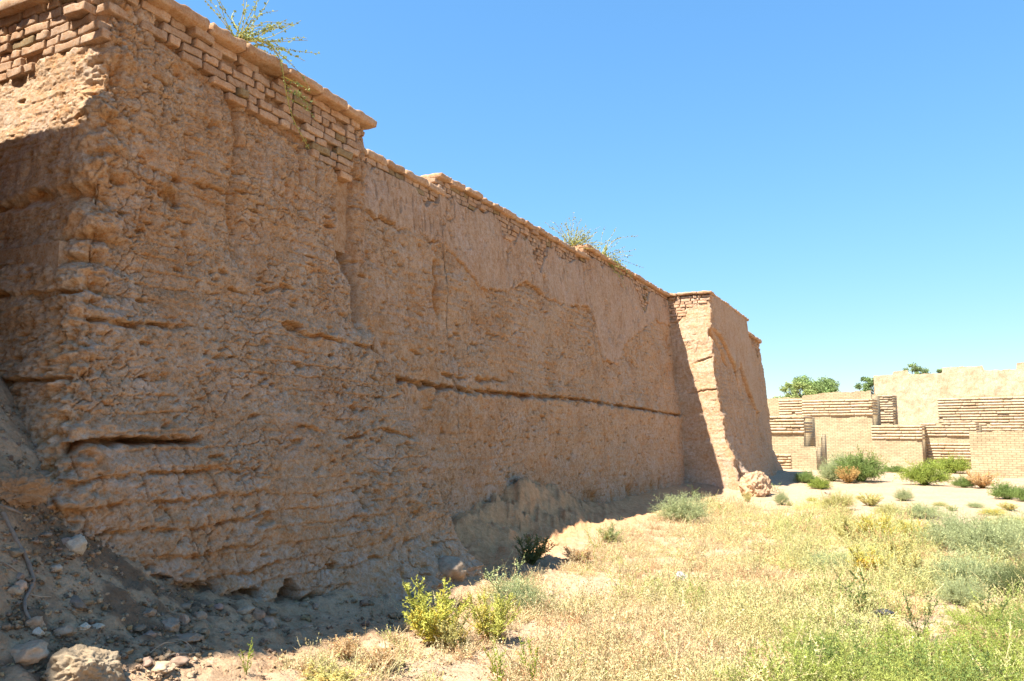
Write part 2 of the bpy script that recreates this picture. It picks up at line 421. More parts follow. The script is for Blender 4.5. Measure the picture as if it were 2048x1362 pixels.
def edge_loops(t, m):
    V, Fq = t; V = V.copy()
    for ax, keys in m.items():
        a = V[:, ax]; src = np.array([k for k, _ in keys]); dst = np.array([d for _, d in keys]); V[:, ax] = np.interp(a, src, dst)
    return V, Fq
BT = edge_loops(sub_box(8, 5, 5), {0: [(-.5, -.5), (-.375, -.465), (-.25, -.40), (.25, .40), (.375, .465), (.5, .5)], 1: [(-.5, -.5), (-.3, -.44), (-.1, -.36), (.1, .36), (.3, .44), (.5, .5)], 2: [(-.5, -.5), (-.3, -.41), (-.1, -.28), (.1, .28), (.3, .41), (.5, .5)]})
CT = edge_loops(sub_box(16, 7, 5), {0: [(-.5, -.5), (-.4375, -.475), (.4375, .475), (.5, .5)], 2: [(-.5, -.5), (-.3, -.40), (.3, .40), (.5, .5)]})
def bricks_on(acc, s0, s1, ztop, rows, qfun, keep, pitch=.082, blen=.27, face='front', fixed=0., seed=0, tintfn=None):
    rr = random.Random(seed)
    for r in range(rows):
        z = ztop - (r + .5) * pitch
        a = s0 - (blen * .5 if r % 2 else 0) - rr.random() * .05
        while a < s1:
            L = blen * rr.choice([.45, 1, 1.05, .8, .9, 1.15, .62, .5]) ; a0, a1 = a, a + L; a = a1 + .012
            mid = .5 * (a0 + a1)
            if mid < s0 + .03 or mid > s1 - .03 or not keep(mid, z, r, rr): continue
            V, Fq = worn_block(BT, (max(.06, L - .012 - .01 * rr.random()), .16, pitch - .008 - .006 * rr.random()), .006 + .009 * rr.random(), .013, 15, rr.random() * 50)
            tw = (rr.random() - .5) * .08; ti = (rr.random() - .5) * .06
            V = np.stack([V[:, 0] * math.cos(tw) - V[:, 1] * math.sin(tw), V[:, 0] * math.sin(tw) + V[:, 1] * math.cos(tw), V[:, 2] + V[:, 0] * ti], 1)
            out = -.08 + .016 + (rr.random() - .5) * .022 + (.05 if rr.random() < .04 else 0)
            k = .78 + .32 * rr.random(); g = rr.random()
            tint = (k, k * (.95 + .08 * g), k * (.90 + .18 * g))
            if rr.random() < .06: tint = (.62, .66, .55)
            if face == 'front': P = Warr(V[:, 0] + mid, V[:, 1] + qfun(mid, z) + out, V[:, 2] + z); Fq2 = Fq
            else: P = Warr(-V[:, 1] + qfun(mid, z) - out, V[:, 0] + mid, V[:, 2] + z); Fq2 = Fq
            acc.add(P, Fq2, tint)
def coping_run(acc, a0, a1, z, qf, face='front', depth=.42, th=.115, over=.11, seed=0, length=.52):
    rr = random.Random(seed); a = a0
    while a < a1 - .08:
        L = min(length * (.7 + .6 * rr.random()), a1 - a)
        if a1 - (a + L) < .15: L = a1 - a
        V, Fq = worn_block(CT, (L - .012, depth, th * (.9 + .25 * rr.random())), .035, .022, 6.5, rr.random() * 90)
        V[:, 2] += V[:, 0] * (rr.random() - .5) * .06
        top = V[:, 2] > 0
        V[:, 2] += top * .012 * fbm(V[:, 0] * 9 + a * 7, V[:, 1] * 9, .1, 2)
        k = .9 + .18 * rr.random(); mid = a + L / 2; off = over - depth / 2 + (rr.random() - .5) * .035
        zz = z + th / 2 + (rr.random() - .5) * .016
        if face == 'front': P = Warr(V[:, 0] + mid, V[:, 1] + qf(mid) + off, V[:, 2] + zz)
        else: P = Warr(-V[:, 1] + qf(mid) - off, V[:, 0] + mid, V[:, 2] + zz)
        acc.add(P, Fq, (k, k * .97, k * .93)); a += L

# ---- near tower
B1_QF = ([-.5, .2, .5, 1.2, 1.9, 2.4, 2.8, 3.5, 5.2], [-4.02, -4.14, -4.26, -4.53, -4.83, -5.03, -5.18, -5.29, -5.36])
B1_SN = ([-.5, .5, 1.2, 1.9, 3.1, 4.5, 5.2], [2.5, 2.72, 2.96, 3.27, 3.58, 3.70, 3.70])
B1_SF = ([-.5, .5, 1.2, 2.3, 2.6, 5.2], [7.4, 7.32, 7.25, 7.16, 7.06, 7.03])
B1_TOP = 5.12
def q_b1(s, z): return np.interp(z, *B1_QF)
tower = thing('mud_brick_tower', 'tall eroded mud brick tower nearest the camera, brick courses under its coping', 'tower', tuple(W(5.2, -4.7, 0)))
def at_tower(t):  # children keep world coordinates
    t_inv = Matrix.Translation(-Vector(t.location)) if t.rotation_euler.z == 0 else t.matrix_world.inverted()
    return t_inv
def child(o, t): o.matrix_parent_inverse = Matrix.Translation(-Vector(t.location)); return o

zv = np.concatenate([np.linspace(-.3, B1_TOP, 640)])
S, Q, NS, NQ, A = tower_plan(zv[None, :], B1_SN, B1_SF, B1_QF, -9.4, 260, 520, 110, 13)
Zg = np.broadcast_to(zv[None, :], S.shape)
fm = sst(.5, .9, NQ)                                   # 1 on the front
sm_ = sst(.5, .9, -NS)                                 # 1 on the near flank
D = surface_detail(S, Q, Zg, A, 1.0)
brick_lo = np.where((S > 3.84) & (S < 4.15), 5.3, 0) + np.interp(S, [3.6, 4.0, 4.35, 4.7, 5.0, 5.35, 5.7, 6.0, 6.4, 6.75, 6.9], [5.3, 4.86, 4.80, 4.78, 4.66, 4.62, 4.50, 4.52, 4.42, 4.38, 5.3]) + .035 * fbm(S / .12, Zg * 0, .3, 3)
mb = fm * sst(0, .03, Zg - brick_lo)
nlo = 4.62 + .05 * fbm(Q / .25, Zg * 0, 2.3, 3) - .05 * (Q < -6.2)
mbn = sm_ * sst(0, .03, Zg - nlo)
MB = np.maximum(mb, mbn)
D = D * (1 - .75 * MB) - .055 * MB
# thicker ragged render just under the bricks, dripping in fingers
fing = sst(.3, .0, Zg - brick_lo) * sst(-1.1, -.2, Zg - brick_lo)
D += fm * fing * (.045 * fbm(S / .11, Q, Zg / .6, 3) - .02)
# vertical drainage scars
for (sc, w, dep, z0, z1) in ((5.05, .05, .08, 3.0, 4.7), (6.68, .10, .42, 3.2, 4.5), (6.74, .07, .22, 2.6, 3.4), (5.9, .05, .04, 3.4, 4.5), (4.5, .04, .035, 2.8, 4.4)):
    c = sc + .06 * fbm(Zg / .5, Zg * 0, sc, 3)
    D -= fm * dep * np.exp(-((S - c) / w) ** 2) * sst(z0, z0 + .4, Zg) * (1 - sst(z1, z1 + .15, Zg))
# washed-out bed joints
D += fm * seam(S, Zg, 2.6, 4.30, 1.56 + .02 * (S - 3.5), .036, .36, .02, .15)
D += fm * seam(S, Zg, 5.2, 7.2, 1.62 + .05 * np.sin(S * 5), .035, .07, .02)
D += fm * seam(S, Zg, 5.5, 7.2, 2.58 - .03 * (S - 5.5), .038, .07, .03)
D += fm * seam(S, Zg, 3.3, 4.4, 2.45 + .04 * np.sin(S * 3), .035, .07, .02)
D += sm_ * seam(Q, Zg, -9, -4.6, 2.62, .04, .12, .03) + sm_ * seam(Q, Zg, -9, -5.1, 3.40 + .05 * np.sin(Q * 2), .08, .13, .04, .5)
D += sm_ * seam(Q, Zg, -9, -4.8, 1.98, .03, .08, .02)
# courses of the exposed mud bricks low on the front
for k, zc in enumerate((.62, .80, .98, 1.16, 1.34)):
    D += fm * (1 - sst(4.4, 5.0, S + .25 * fbm(S, Zg, k + .5, 2))) * seam(S, Zg, 2.6, 5.2, zc + .012 * np.sin(S * 4 + k), .024, .038, .020, .7)
jx = S / .29 + .5 * np.floor((Zg - .62) / .18) + .04 * fbm(S * 5, Zg * 5, 1.1, 2); fj = np.abs(jx - np.floor(jx) - .5)
D -= fm * (1 - sst(4.3, 4.9, S)) * sst(.465, .5, fj) * .045 * sst(.5, .6, Zg) * (1 - sst(1.5, 1.6, Zg)) * (perlin(S / .3, Zg / .2, 4.9) > -.1)
# clods on the lower right of the front
f1, f2, cid = worley(S / .17 + .3 * perlin(S * 5, Zg * 5, 2.), Zg / .14)
lm = fm * np.exp(-((S - 6.15) / .55) ** 2 - ((Zg - 1.15) / .45) ** 2)
D += lm * (.10 * np.maximum(0, .6 - f1) * (cid > .35) - .03)
D += fm * .07 * np.exp(-((Zg - .75) / .35) ** 2) * fbm(S / .45, Q, Zg / .4, 3)
# near arris: broken notches and lumps
SNz = np.interp(Zg, *B1_SN); QFz = np.interp(Zg, *B1_QF)
arr = np.exp(-(((S - SNz) / .26) ** 2 + ((Q - QFz) / .26) ** 2)) * (1 - MB)
D += arr * (.13 * fbm(S / .3, Q / .3, Zg / .22, 4) + .05 * fbm(S / .07, Q / .07, Zg / .06, 3))
for (zc, dz, dep) in ((3.05, .035, .16), (2.86, .03, .13), (2.66, .045, .12), (3.36, .07, .12)):
    D -= arr * dep * np.exp(-((Zg - zc + .04 * fbm(S * 4, Q * 4, zc, 2)) / dz) ** 2)
D = D * (1 - .5 * sm_ * sst(2.2, 3.4, Zg)) + sm_ * .025 * fbm(Q / .5, Zg / .5, 1.7, 2) * (1 - mbn)
# undercut foot with burrows
foot = .36 + .10 * fbm(S / .5, S * 0, .9, 3) - .16 * sst(4.6, 6.5, S) * 0 + np.interp(S, [2.6, 3.3, 3.8, 4.8, 6, 7.3], [.75, .35, .10, .0, .05, .14])
D -= fm * .15 * (1 - sst(-.05, .05, Zg - foot + .06)) * sst(2.9, 3.5, S) * (1 - sst(4.9, 5.4, S))
D += fm * sst(4.9, 5.8, S) * .16 * np.exp(-np.maximum(0, Zg - .25) / .22) * (1 + .6 * fbm(S / .25, Q, Zg / .2, 3))
for (sc, zc, rs, rz, dep) in ((4.74, .33, .13, .15, .7), (3.85, .56, .24, .06, .3), (4.28, .45, .26, .05, .28), (5.3, .52, .05, .03, .08), (3.62, .64, .09, .07, .2), (6.95, 2.55, .12, .10, .12), (4.35, 3.55, .13, .08, .10), (5.6, 2.62, .15, .05, .1)):
    rr_ = ((S - sc) / rs) ** 2 + ((Zg - zc) / rz) ** 2 + .9 * fbm(S * 8, Zg * 8, zc, 3)
    D -= fm * dep * (1 - sst(.5, 1.1, rr_))
tn = np.ones(S.shape + (3,))
og = sst(.1, .5, fbm(S / .25, Q / .25, Zg / .16, 4))[..., None]
tn = tn * (1 - og * (1 - np.array([1.0, .90, .78])))
tn = tn * (1 - MB[..., None] * (1 - np.array([.85, .80, .76])))
core = [(3.78, 6.95, -9.5, -5.44, 3.6, B1_TOP + .06), (3.5, 7.0, -9.5, -5.4, -.3, 3.0)]
tn = clay_tint(tn, D, S, Q, Zg); tn = tn * (1 + (sm_ * (1 - MB))[..., None] * np.array([.08, .10, .10]))  # near flank tinted paler, painting in stronger sunlight
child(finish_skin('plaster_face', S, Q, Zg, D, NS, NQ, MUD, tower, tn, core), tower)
acc = Acc()
def keep1(m, z, r, rr): return perlin(m / .22, z / .12, 3.3) < .42 and z > np.interp(m, [3.6, 4.0, 4.35, 4.7, 5.0, 5.35, 5.7, 6.0, 6.4, 6.75, 6.9], [4.80, 4.86, 4.80, 4.78, 4.66, 4.62, 4.50, 4.52, 4.42, 4.38, 5.3]) and not (3.86 < m < 4.12) and rr.random() > .06
bricks_on(acc, 3.72, 6.86, B1_TOP, 9, lambda s, z: float(q_b1(s, z)), keep1, seed=3)
def keep1n(m, z, r, rr): return z > 4.60 - .05 * (m < -6.2) and rr.random() > .04
bricks_on(acc, -9.3, -5.40, B1_TOP, 7, lambda q, z: float(np.interp(z, *B1_SN)), keep1n, seed=5, face='side')
child(link('brickwork', acc.mesh('brickwork', BRICK), tower), tower)
acc = Acc()
coping_run(acc, 3.62, 7.09, B1_TOP, lambda s: -5.36, seed=4, length=.5, depth=.46, over=.14, th=.098)
coping_run(acc, -9.3, -5.55, B1_TOP, lambda q: 3.70, 'side', seed=9)
child(link('coping', acc.mesh('coping', BRICK), tower), tower)

# ---- long curtain wall
C_TOPS = [(6.6, 9.62, 5.17), (9.62, 15.75, 5.42), (15.75, 22.75, 5.67)]
def q_cur(z): return -5.47 - .105 * z
def on_curtain(u, v):
    r = ray(u, v); q = -5.8
    for _ in range(6):
        rq = r[0] * DQ[0] + r[1] * DQ[1]; t = q / rq; z = EYE + r[2] * t; q = q_cur(z)
    return t * (r[0] * DS[0] + r[1] * DS[1]), z
wall = thing('curtain_wall', 'long straight mud brick wall between the two towers, stepped coping on top', 'wall', tuple(W(14, -5.6, 0)))
sv = np.concatenate([np.arange(6.6, 12, .014), np.arange(12, 22.85, .022)])
vv = np.linspace(0, 1, 430)
ztop = np.full(sv.shape, 5.17)
for a, b, zt in C_TOPS: ztop = np.where(sv >= a, zt, ztop)
Zg = -.3 + (ztop[:, None] + .3) * vv[None, :]
S = np.broadcast_to(sv[:, None], Zg.shape).copy(); Q = q_cur(Zg); A = S + 40
NS = np.zeros_like(S); NQ = np.ones_like(S)
bl = [on_curtain(u, v) for u, v in ((700, 400), (745, 430), (800, 455), (855, 482), (880, 480), (925, 530), (960, 575), (1010, 582), (1055, 562), (1090, 592), (1130, 612), (1175, 612), (1188, 640), (1205, 720), (1235, 727), (1248, 690), (1275, 665), (1310, 640), (1335, 650))]
bs, bz = np.array(bl).T; o_ = np.argsort(bs); bs, bz = bs[o_], bz[o_]
zb = np.interp(S, bs, bz) + .07 * fbm(S / .22, Zg * 0, 1.9, 5, .6)
pm = sst(-.012, .012, Zg - zb)
D = surface_detail(S, Q, Zg, A, .85)
sm2 = .020 * fbm(S / .6, Q, Zg / .9, 3) + .004 * fbm(S / .06, Q, Zg / .06, 3) - .022 * sst(.25, .6, perlin(S / .10, Zg / .9, 3.3)) - .055 * sst(.34, .5, perlin(S / .045, Zg / .24, 7.3)) * sst(-.2, .4, perlin(S / .8, Zg / .5, 1.1))
f1, f2, cid = worley(A / .45 + .5 * fbm(A / .2, Zg / .2, 2.2, 2), Zg / .75 + .4 * fbm(A / .2, Zg / .2, 6.2, 2))
sm2 -= .035 * (1 - sst(0.005, .05, f2 - f1)) * sst(.0, .3, perlin(S / 1.1, Zg / 1.1, 4.7))
D = D * (1 - pm) + pm * (.034 + sm2)
D -= .065 * np.exp(-((Zg - zb + .010) / .016) ** 2) * (1 - pm) * sst(-.3, .3, perlin(S / .5, Zg * 0, 7.1))
# brick patches breaking through the render below the coping
def patch(s, z, zt):
    n = fbm(np.asarray(s) / .5, np.asarray(s) * 0, 12.3, 2)
    dep = .10 + .30 * np.clip(n, 0, 1) + .38 * np.exp(-((s - 12.05) / .28) ** 2) + .55 * np.exp(-((s - 13.2) / .35) ** 2) + .75 * np.exp(-((s - 19.9) / .5) ** 2) + .15 * np.exp(-((s - 10.4) / .4) ** 2) + .2 * np.exp(-((s - 14.6) / .4) ** 2)
    return z > zt - dep
PB = patch(S, Zg, ztop[:, None]).astype(float); PB = PB * (ztop[:, None] - Zg < 1.2)
D = D * (1 - PB) + PB * (-.035 + .3 * sm2)
# long washed-out joint about head height above the ground
pz = [on_curtain(u, v) for u, v in ((800, 757), (900, 775), (980, 783), (1060, 790), (1150, 797), (1250, 812), (1345, 828))]
ps, pzz = np.array(pz).T
zl = np.interp(S, ps, pzz)
D += seam(S, Zg, 7.2, 22.3, zl, .065, .20, .03, .5)
D += .07 * sst(.05, -.04, Zg - zl) * np.exp(-np.maximum(0, zl - Zg) / .5)
D += seam(S, Zg, 9.2, 11.4, zl + .18 + .02 * np.sin(S * 3), .05, .08, .01) 
D -= .10 * np.exp(-((S - 22.2) / .25) ** 2 - ((Zg - 4.35) / .28) ** 2)
# scar where a vertical joint has opened in the render
for sc, z1, z0, dep in ((9.35, 4.15, 3.2, .10), (13.35, 4.65, 4.1, .10), (16.8, 4.7, 3.6, .05), (19.2, 4.9, 3.4, .05), (17.9, 3.6, 2.9, .03)):
    D -= dep * np.exp(-((S - sc - .09 * fbm(Zg / .3, Zg * 0, sc, 3)) / .07) ** 2) * sst(z0, z0 + .2, Zg) * (1 - sst(z1 - .1, z1, Zg))
D -= .12 * (1 - sst(.35, .55, Zg + .1 * fbm(S / .6, S * 0, .4, 3))) * sst(.0, .4, fbm(S / .9, S * 0, 5.5, 2) + .1)
tn = np.ones(S.shape + (3,))
og = (sst(.1, .5, fbm(S / .3, Q / .3, Zg / .2, 4)) * (1 - pm))[..., None]
tn = tn * (1 - og * (1 - np.array([1.0, .90, .78])))
tn = tn * (1 - pm[..., None] * (1 - np.array([1.01, 1.00, 1.03])))
stain = (pm * sst(.2, .6, perlin(S / .16, Zg / 1.6, 8.8)) * sst(-1.3, -.1, Zg - ztop[:, None]))[..., None]
tn = tn * (1 - .4 * stain * (1 - np.array([.62, .60, .60])))
core = [(-6, 3.4, -11, -9.45, -.3, 5.2), (4.4, 9.62, -9.4, -6.15, -.3, 5.22), (9.62, 15.75, -9.4, -6.15, -.3, 5.47), (15.75, 22.9, -9.4, -6.17, -.3, 5.72)]
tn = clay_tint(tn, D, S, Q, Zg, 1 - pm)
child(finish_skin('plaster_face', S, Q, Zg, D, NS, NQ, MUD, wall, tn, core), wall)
acc = Acc()
for (a, b, zt), sd in zip(C_TOPS, (21, 22, 23)):
    bricks_on(acc, max(a, 7.0), b, zt, 12, lambda s, z: float(q_cur(z)) - .004, lambda m, z, r, rr, zt=zt: bool(patch(np.float64(m), z, zt)) and rr.random() > .05, seed=sd, pitch=.078, blen=.25)
child(link('brickwork', acc.mesh('brickwork', BRICK), wall), wall)
acc = Acc()
for (a, b, zt), sd in zip(C_TOPS, (31, 32, 33)):
    coping_run(acc, max(a, 7.0), b + (.16 if b < 20 else -.1), zt, lambda s: -6.05, seed=sd, length=.46, th=.10, over=.09)
child(link('coping', acc.mesh('coping', BRICK), wall), wall)

# ---- far tower
B2_QF = ([-.5, .1, .6, 1.5, 3, 4.4, 5.7], [-3.85, -3.98, -4.12, -4.36, -4.60, -4.76, -4.84])
B2_SN = ([-.5, .2, 1.5, 3.5, 5.7], [21.95, 22.05, 22.2, 22.4, 22.6])
B2_SF = ([-.5, .0, 1, 3, 5.2, 5.7], [30.2, 29.9, 29.4, 28.9, 28.62, 28.55])
B2_TOP = 5.66
tower2 = thing('mud_brick_tower', 'smaller looking far mud brick tower with a bright sunlit flank', 'tower', tuple(W(25.5, -4.5, 0)))
zv = np.linspace(-.3, B2_TOP, 290)
S, Q, NS, NQ, A = tower_plan(zv[None, :], B2_SN, B2_SF, B2_QF, -6.6, 110, 190, 50, 3)
Zg = np.broadcast_to(zv[None, :], S.shape); A = A + 90
fm = sst(.5, .9, NQ); sm_ = sst(.5, .9, -NS)
D = surface_detail(S, Q, Zg, A, .9)
plz = np.interp(S, [22, 23.4, 24.4, 25.5, 26.3, 27.2, 28, 29], [4.75, 4.55, 4.2, 3.6, 4.0, 3.0, 2.4, 2.5]) + .1 * fbm(S / .4, Q, .5, 3)
pm = fm * sst(-.02, .02, Zg - plz)
D = D * (1 - .75 * pm) + .09 * pm - fm * .07 * np.exp(-((Zg - plz + .02) / .03) ** 2) * sst(-.3, .2, perlin(S / .6, Zg * 0, 2.2))
plq = 4.35 + .5 * fbm(Q / .4, Q * 0, 3.5, 3)
pq = sm_ * sst(-.02, .02, Zg - plq)
D = D * (1 - .5 * sm_) - .02 * (1 - pq) * sm_
D += sm_ * .010 * fbm(Q / .8, S, Zg / .10, 3)
D = D * (1 - .35 * sm_) + sm_ * (seam(Q, Zg, -5.6, -4.2, 2.85 + .12 * (Q + 5), .028, .05, .01) + seam(Q, Zg, -5.4, -4.6, 3.75 + .3 * (Q + 5), .04, .05, .015))
arr = np.exp(-((S - np.interp(Zg, *B2_SN)) / .3) ** 2) * fm
D = D * (1 - .75 * arr) + arr * (.10 * fbm(S / .5, Q / .5, Zg / .45, 4) - .02)
D -= np.exp(-((Zg - 4.5 + .5 * (S - 22.6) * fm) / .10) ** 2) * sst(.1, .4, NQ) * .16 * (1 - sst(23.6, 24.6, S))
D -= fm * .07 * np.exp(-((S - 25.7 - .2 * np.sin(Zg * 3)) / .12) ** 2) * sst(2, 2.5, Zg) * (1 - sst(4, 4.4, Zg))
# swollen clay lump at the foot of the near arris
lump = np.exp(-((S - 22.75) / .55) ** 2 - ((Zg - .22) / .42) ** 2) * fm
D += lump * (.22 + .12 * fbm(S / .2, Q, Zg / .25, 3))
D -= np.exp(-((S - 22.45) / .14) ** 2 - ((Zg - .35) / .25) ** 2) * fm * .55
nb_lo = np.interp(Q, [-6.2, -5.7, -5.5, -5.2, -4.9], [4.9, 4.85, 5.25, 5.4, 5.45])
MBn = sm_ * sst(0, .03, Zg - nb_lo); D = D * (1 - MBn) - .03 * MBn
tn = np.ones(S.shape + (3,))
og = (sst(.1, .5, fbm(S / .3, Q / .3, Zg / .2, 4)) * (1 - pm))[..., None]
tn = tn * (1 - og * (1 - np.array([1.0, .92, .82])))
core = [(22.75, 28.45, -8.5, -4.95, 3.0, B2_TOP + .05), (22.4, 28.9, -8.5, -4.9, -.3, 2.9)]
tn = clay_tint(tn, D, S, Q, Zg, 1 - np.maximum(.7 * pm, .75 * sm_)); tn = tn * (1 + sm_[..., None] * np.array([.14, .17, .20]))  # sunlit flank made paler than the front: extra sunlight put into the colour
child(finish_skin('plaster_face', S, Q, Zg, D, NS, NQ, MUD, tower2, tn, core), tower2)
acc = Acc()
bricks_on(acc, -6.0, -4.86, B2_TOP, 10, lambda q, z: float(np.interp(z, *B2_SN)), lambda m, z, r, rr: z > float(np.interp(m, [-6.2, -5.7, -5.5, -5.2, -4.9], [4.9, 4.85, 5.25, 5.4, 5.45])), seed=41, face='side', pitch=.085)
acc.A = [a * np.array([1.22, 1.28, 1.36], f32) for a in acc.A]  # flank bricks brightened to go with the sunlight painted on the flank
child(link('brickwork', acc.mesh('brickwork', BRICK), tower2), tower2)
acc = Acc()
coping_run(acc, 22.5, 28.75, B2_TOP, lambda s: -4.84, seed=42, th=.10, over=.10)
coping_run(acc, -6.2, -5.15, B2_TOP + .02, lambda q: 22.6, 'side', seed=43, th=.09, over=.10, length=.6)
child(link('coping', acc.mesh('coping', BRICK), tower2), tower2)

# ---- wall running on beyond the far tower
wall2 = thing('curtain_wall', 'last stretch of mud brick wall showing just past the far tower', 'wall', tuple(W(31, -5, 0)))
sv = np.arange(28.0, 33.4, .035); zv = np.linspace(-.3, 5.38, 200)
S, Zg = np.meshgrid(sv, zv, indexing='ij'); Q = -4.62 - .095 * Zg + .3 * np.maximum(0, 1 - Zg); NS = 0 * S; NQ = NS + 1
D = surface_detail(S, Q, Zg, S + 140, .8)
child(finish_skin('plaster_face', S, Q, Zg, D, NS, NQ, MUD, wall2, None, [(27, 33.3, -9, -5.25, 3, 5.41), (27, 33.3, -9, -5.0, -.3, 3.1)]), wall2)
acc = Acc(); coping_run(acc, 28.3, 33.5, 5.38, lambda s: -5.13, seed=51, th=.12, over=.12)
child(link('coping', acc.mesh('coping', BRICK), wall2), wall2)
acc = Acc(); bricks_on(acc, 31.5, 33.35, 5.38, 8, lambda s, z: -4.62 - .095 * z, lambda m, z, r, rr: rr.random() > .15 and z > 4.8 + .1 * math.sin(m * 3), seed=52)
child(link('brickwork', acc.mesh('brickwork', BRICK), wall2), wall2)

# ---- tower out of frame that shades the near flank and the talus
tower0 = thing('mud_brick_tower', 'mud brick tower beside the camera whose shadow crosses the near tower', 'tower', tuple(W(0, -5.2, 0)))
zv = np.linspace(-.3, 5.85, 130)
S, Q, NS, NQ, A = tower_plan(zv[None, :], ([-1, 6], [-6.4, -6.0]), ([-1, 6], [2.72, 2.72]), ([-1, .5, 2.5, 6], [-4.8, -4.9, -5.05, -5.08]), -8.6, 50, 190, 80, 3)
Zg = np.broadcast_to(zv[None, :], S.shape)
child(finish_skin('plaster_face', S, Q, Zg, surface_detail(S, Q, Zg, A + 200, .9) * (NQ > .5) , NS, NQ, MUD, tower0, None, [(-5.8, 2.6, -9.3, -5.2, -.3, 5.86), (1.0, 2.72, -5.95, -5.25, 5.8, 6.6), (1.0, 2.72, -5.95, -5.5, 6.5, 7.3)]), tower0)  # last two boxes: unseen merlon steps added to block stray sun
acc = Acc(); coping_run(acc, -6.0, 2.78, 5.83, lambda s: -5.08, seed=61, th=.10, over=.06); child(link('coping', acc.mesh('coping', BRICK), tower0), tower0)

# ------------------------------------------------------------------ far brick walls across the open ground
FD = np.array([.80, -.60])                              # run of the far walls, coming nearer to the right
FN = np.array([-.60, -.80])                             # their outward face
BT2 = sub_box(10, 2, 1)
def mat_brickwall():
    m = NT('far_brickwork'); tc = m.n('ShaderNodeTexCoord').outputs['Object']
    sx = m.n('ShaderNodeSeparateXYZ'); m.l(tc, sx.inputs[0]); cb = m.n('ShaderNodeCombineXYZ')
    m.l(m.math('ADD', sx.outputs[0], sx.outputs[1]), cb.inputs[0]); m.l(sx.outputs[2], cb.inputs[1])
    b = m.n('ShaderNodeTexBrick'); m.l(cb.outputs[0], b.inputs['Vector'])
    b.inputs['Scale'].default_value = 1; b.inputs['Brick Width'].default_value = .27; b.inputs['Row Height'].default_value = .085; b.inputs['Mortar Size'].default_value = .009; b.inputs['Mortar Smooth'].default_value = .3
    b.inputs['Color1'].default_value = (.45, .352, .215, 1); b.inputs['Color2'].default_value = (.39, .298, .18, 1); b.inputs['Mortar'].default_value = (.29, .215, .13, 1)
    n = m.noise(tc, 9, 5, .7)
    c = m.mix(1., b.outputs['Color'], m.ramp(n, [(.3, (.8, .78, .74)), (.5, (1, 1, 1)), (.75, (1.12, 1.1, 1.06))]), 'MULTIPLY')
    c = m.mix(1., c, m.attr().outputs['Color'], 'MULTIPLY'); m.color(c)
    nb = m.bump(m.math('SUBTRACT', 1., b.outputs['Fac']), .8, .02); m.normal(m.bump(n, .5, .02, nb)); return m.m
BRICKWALL = mat_brickwall()
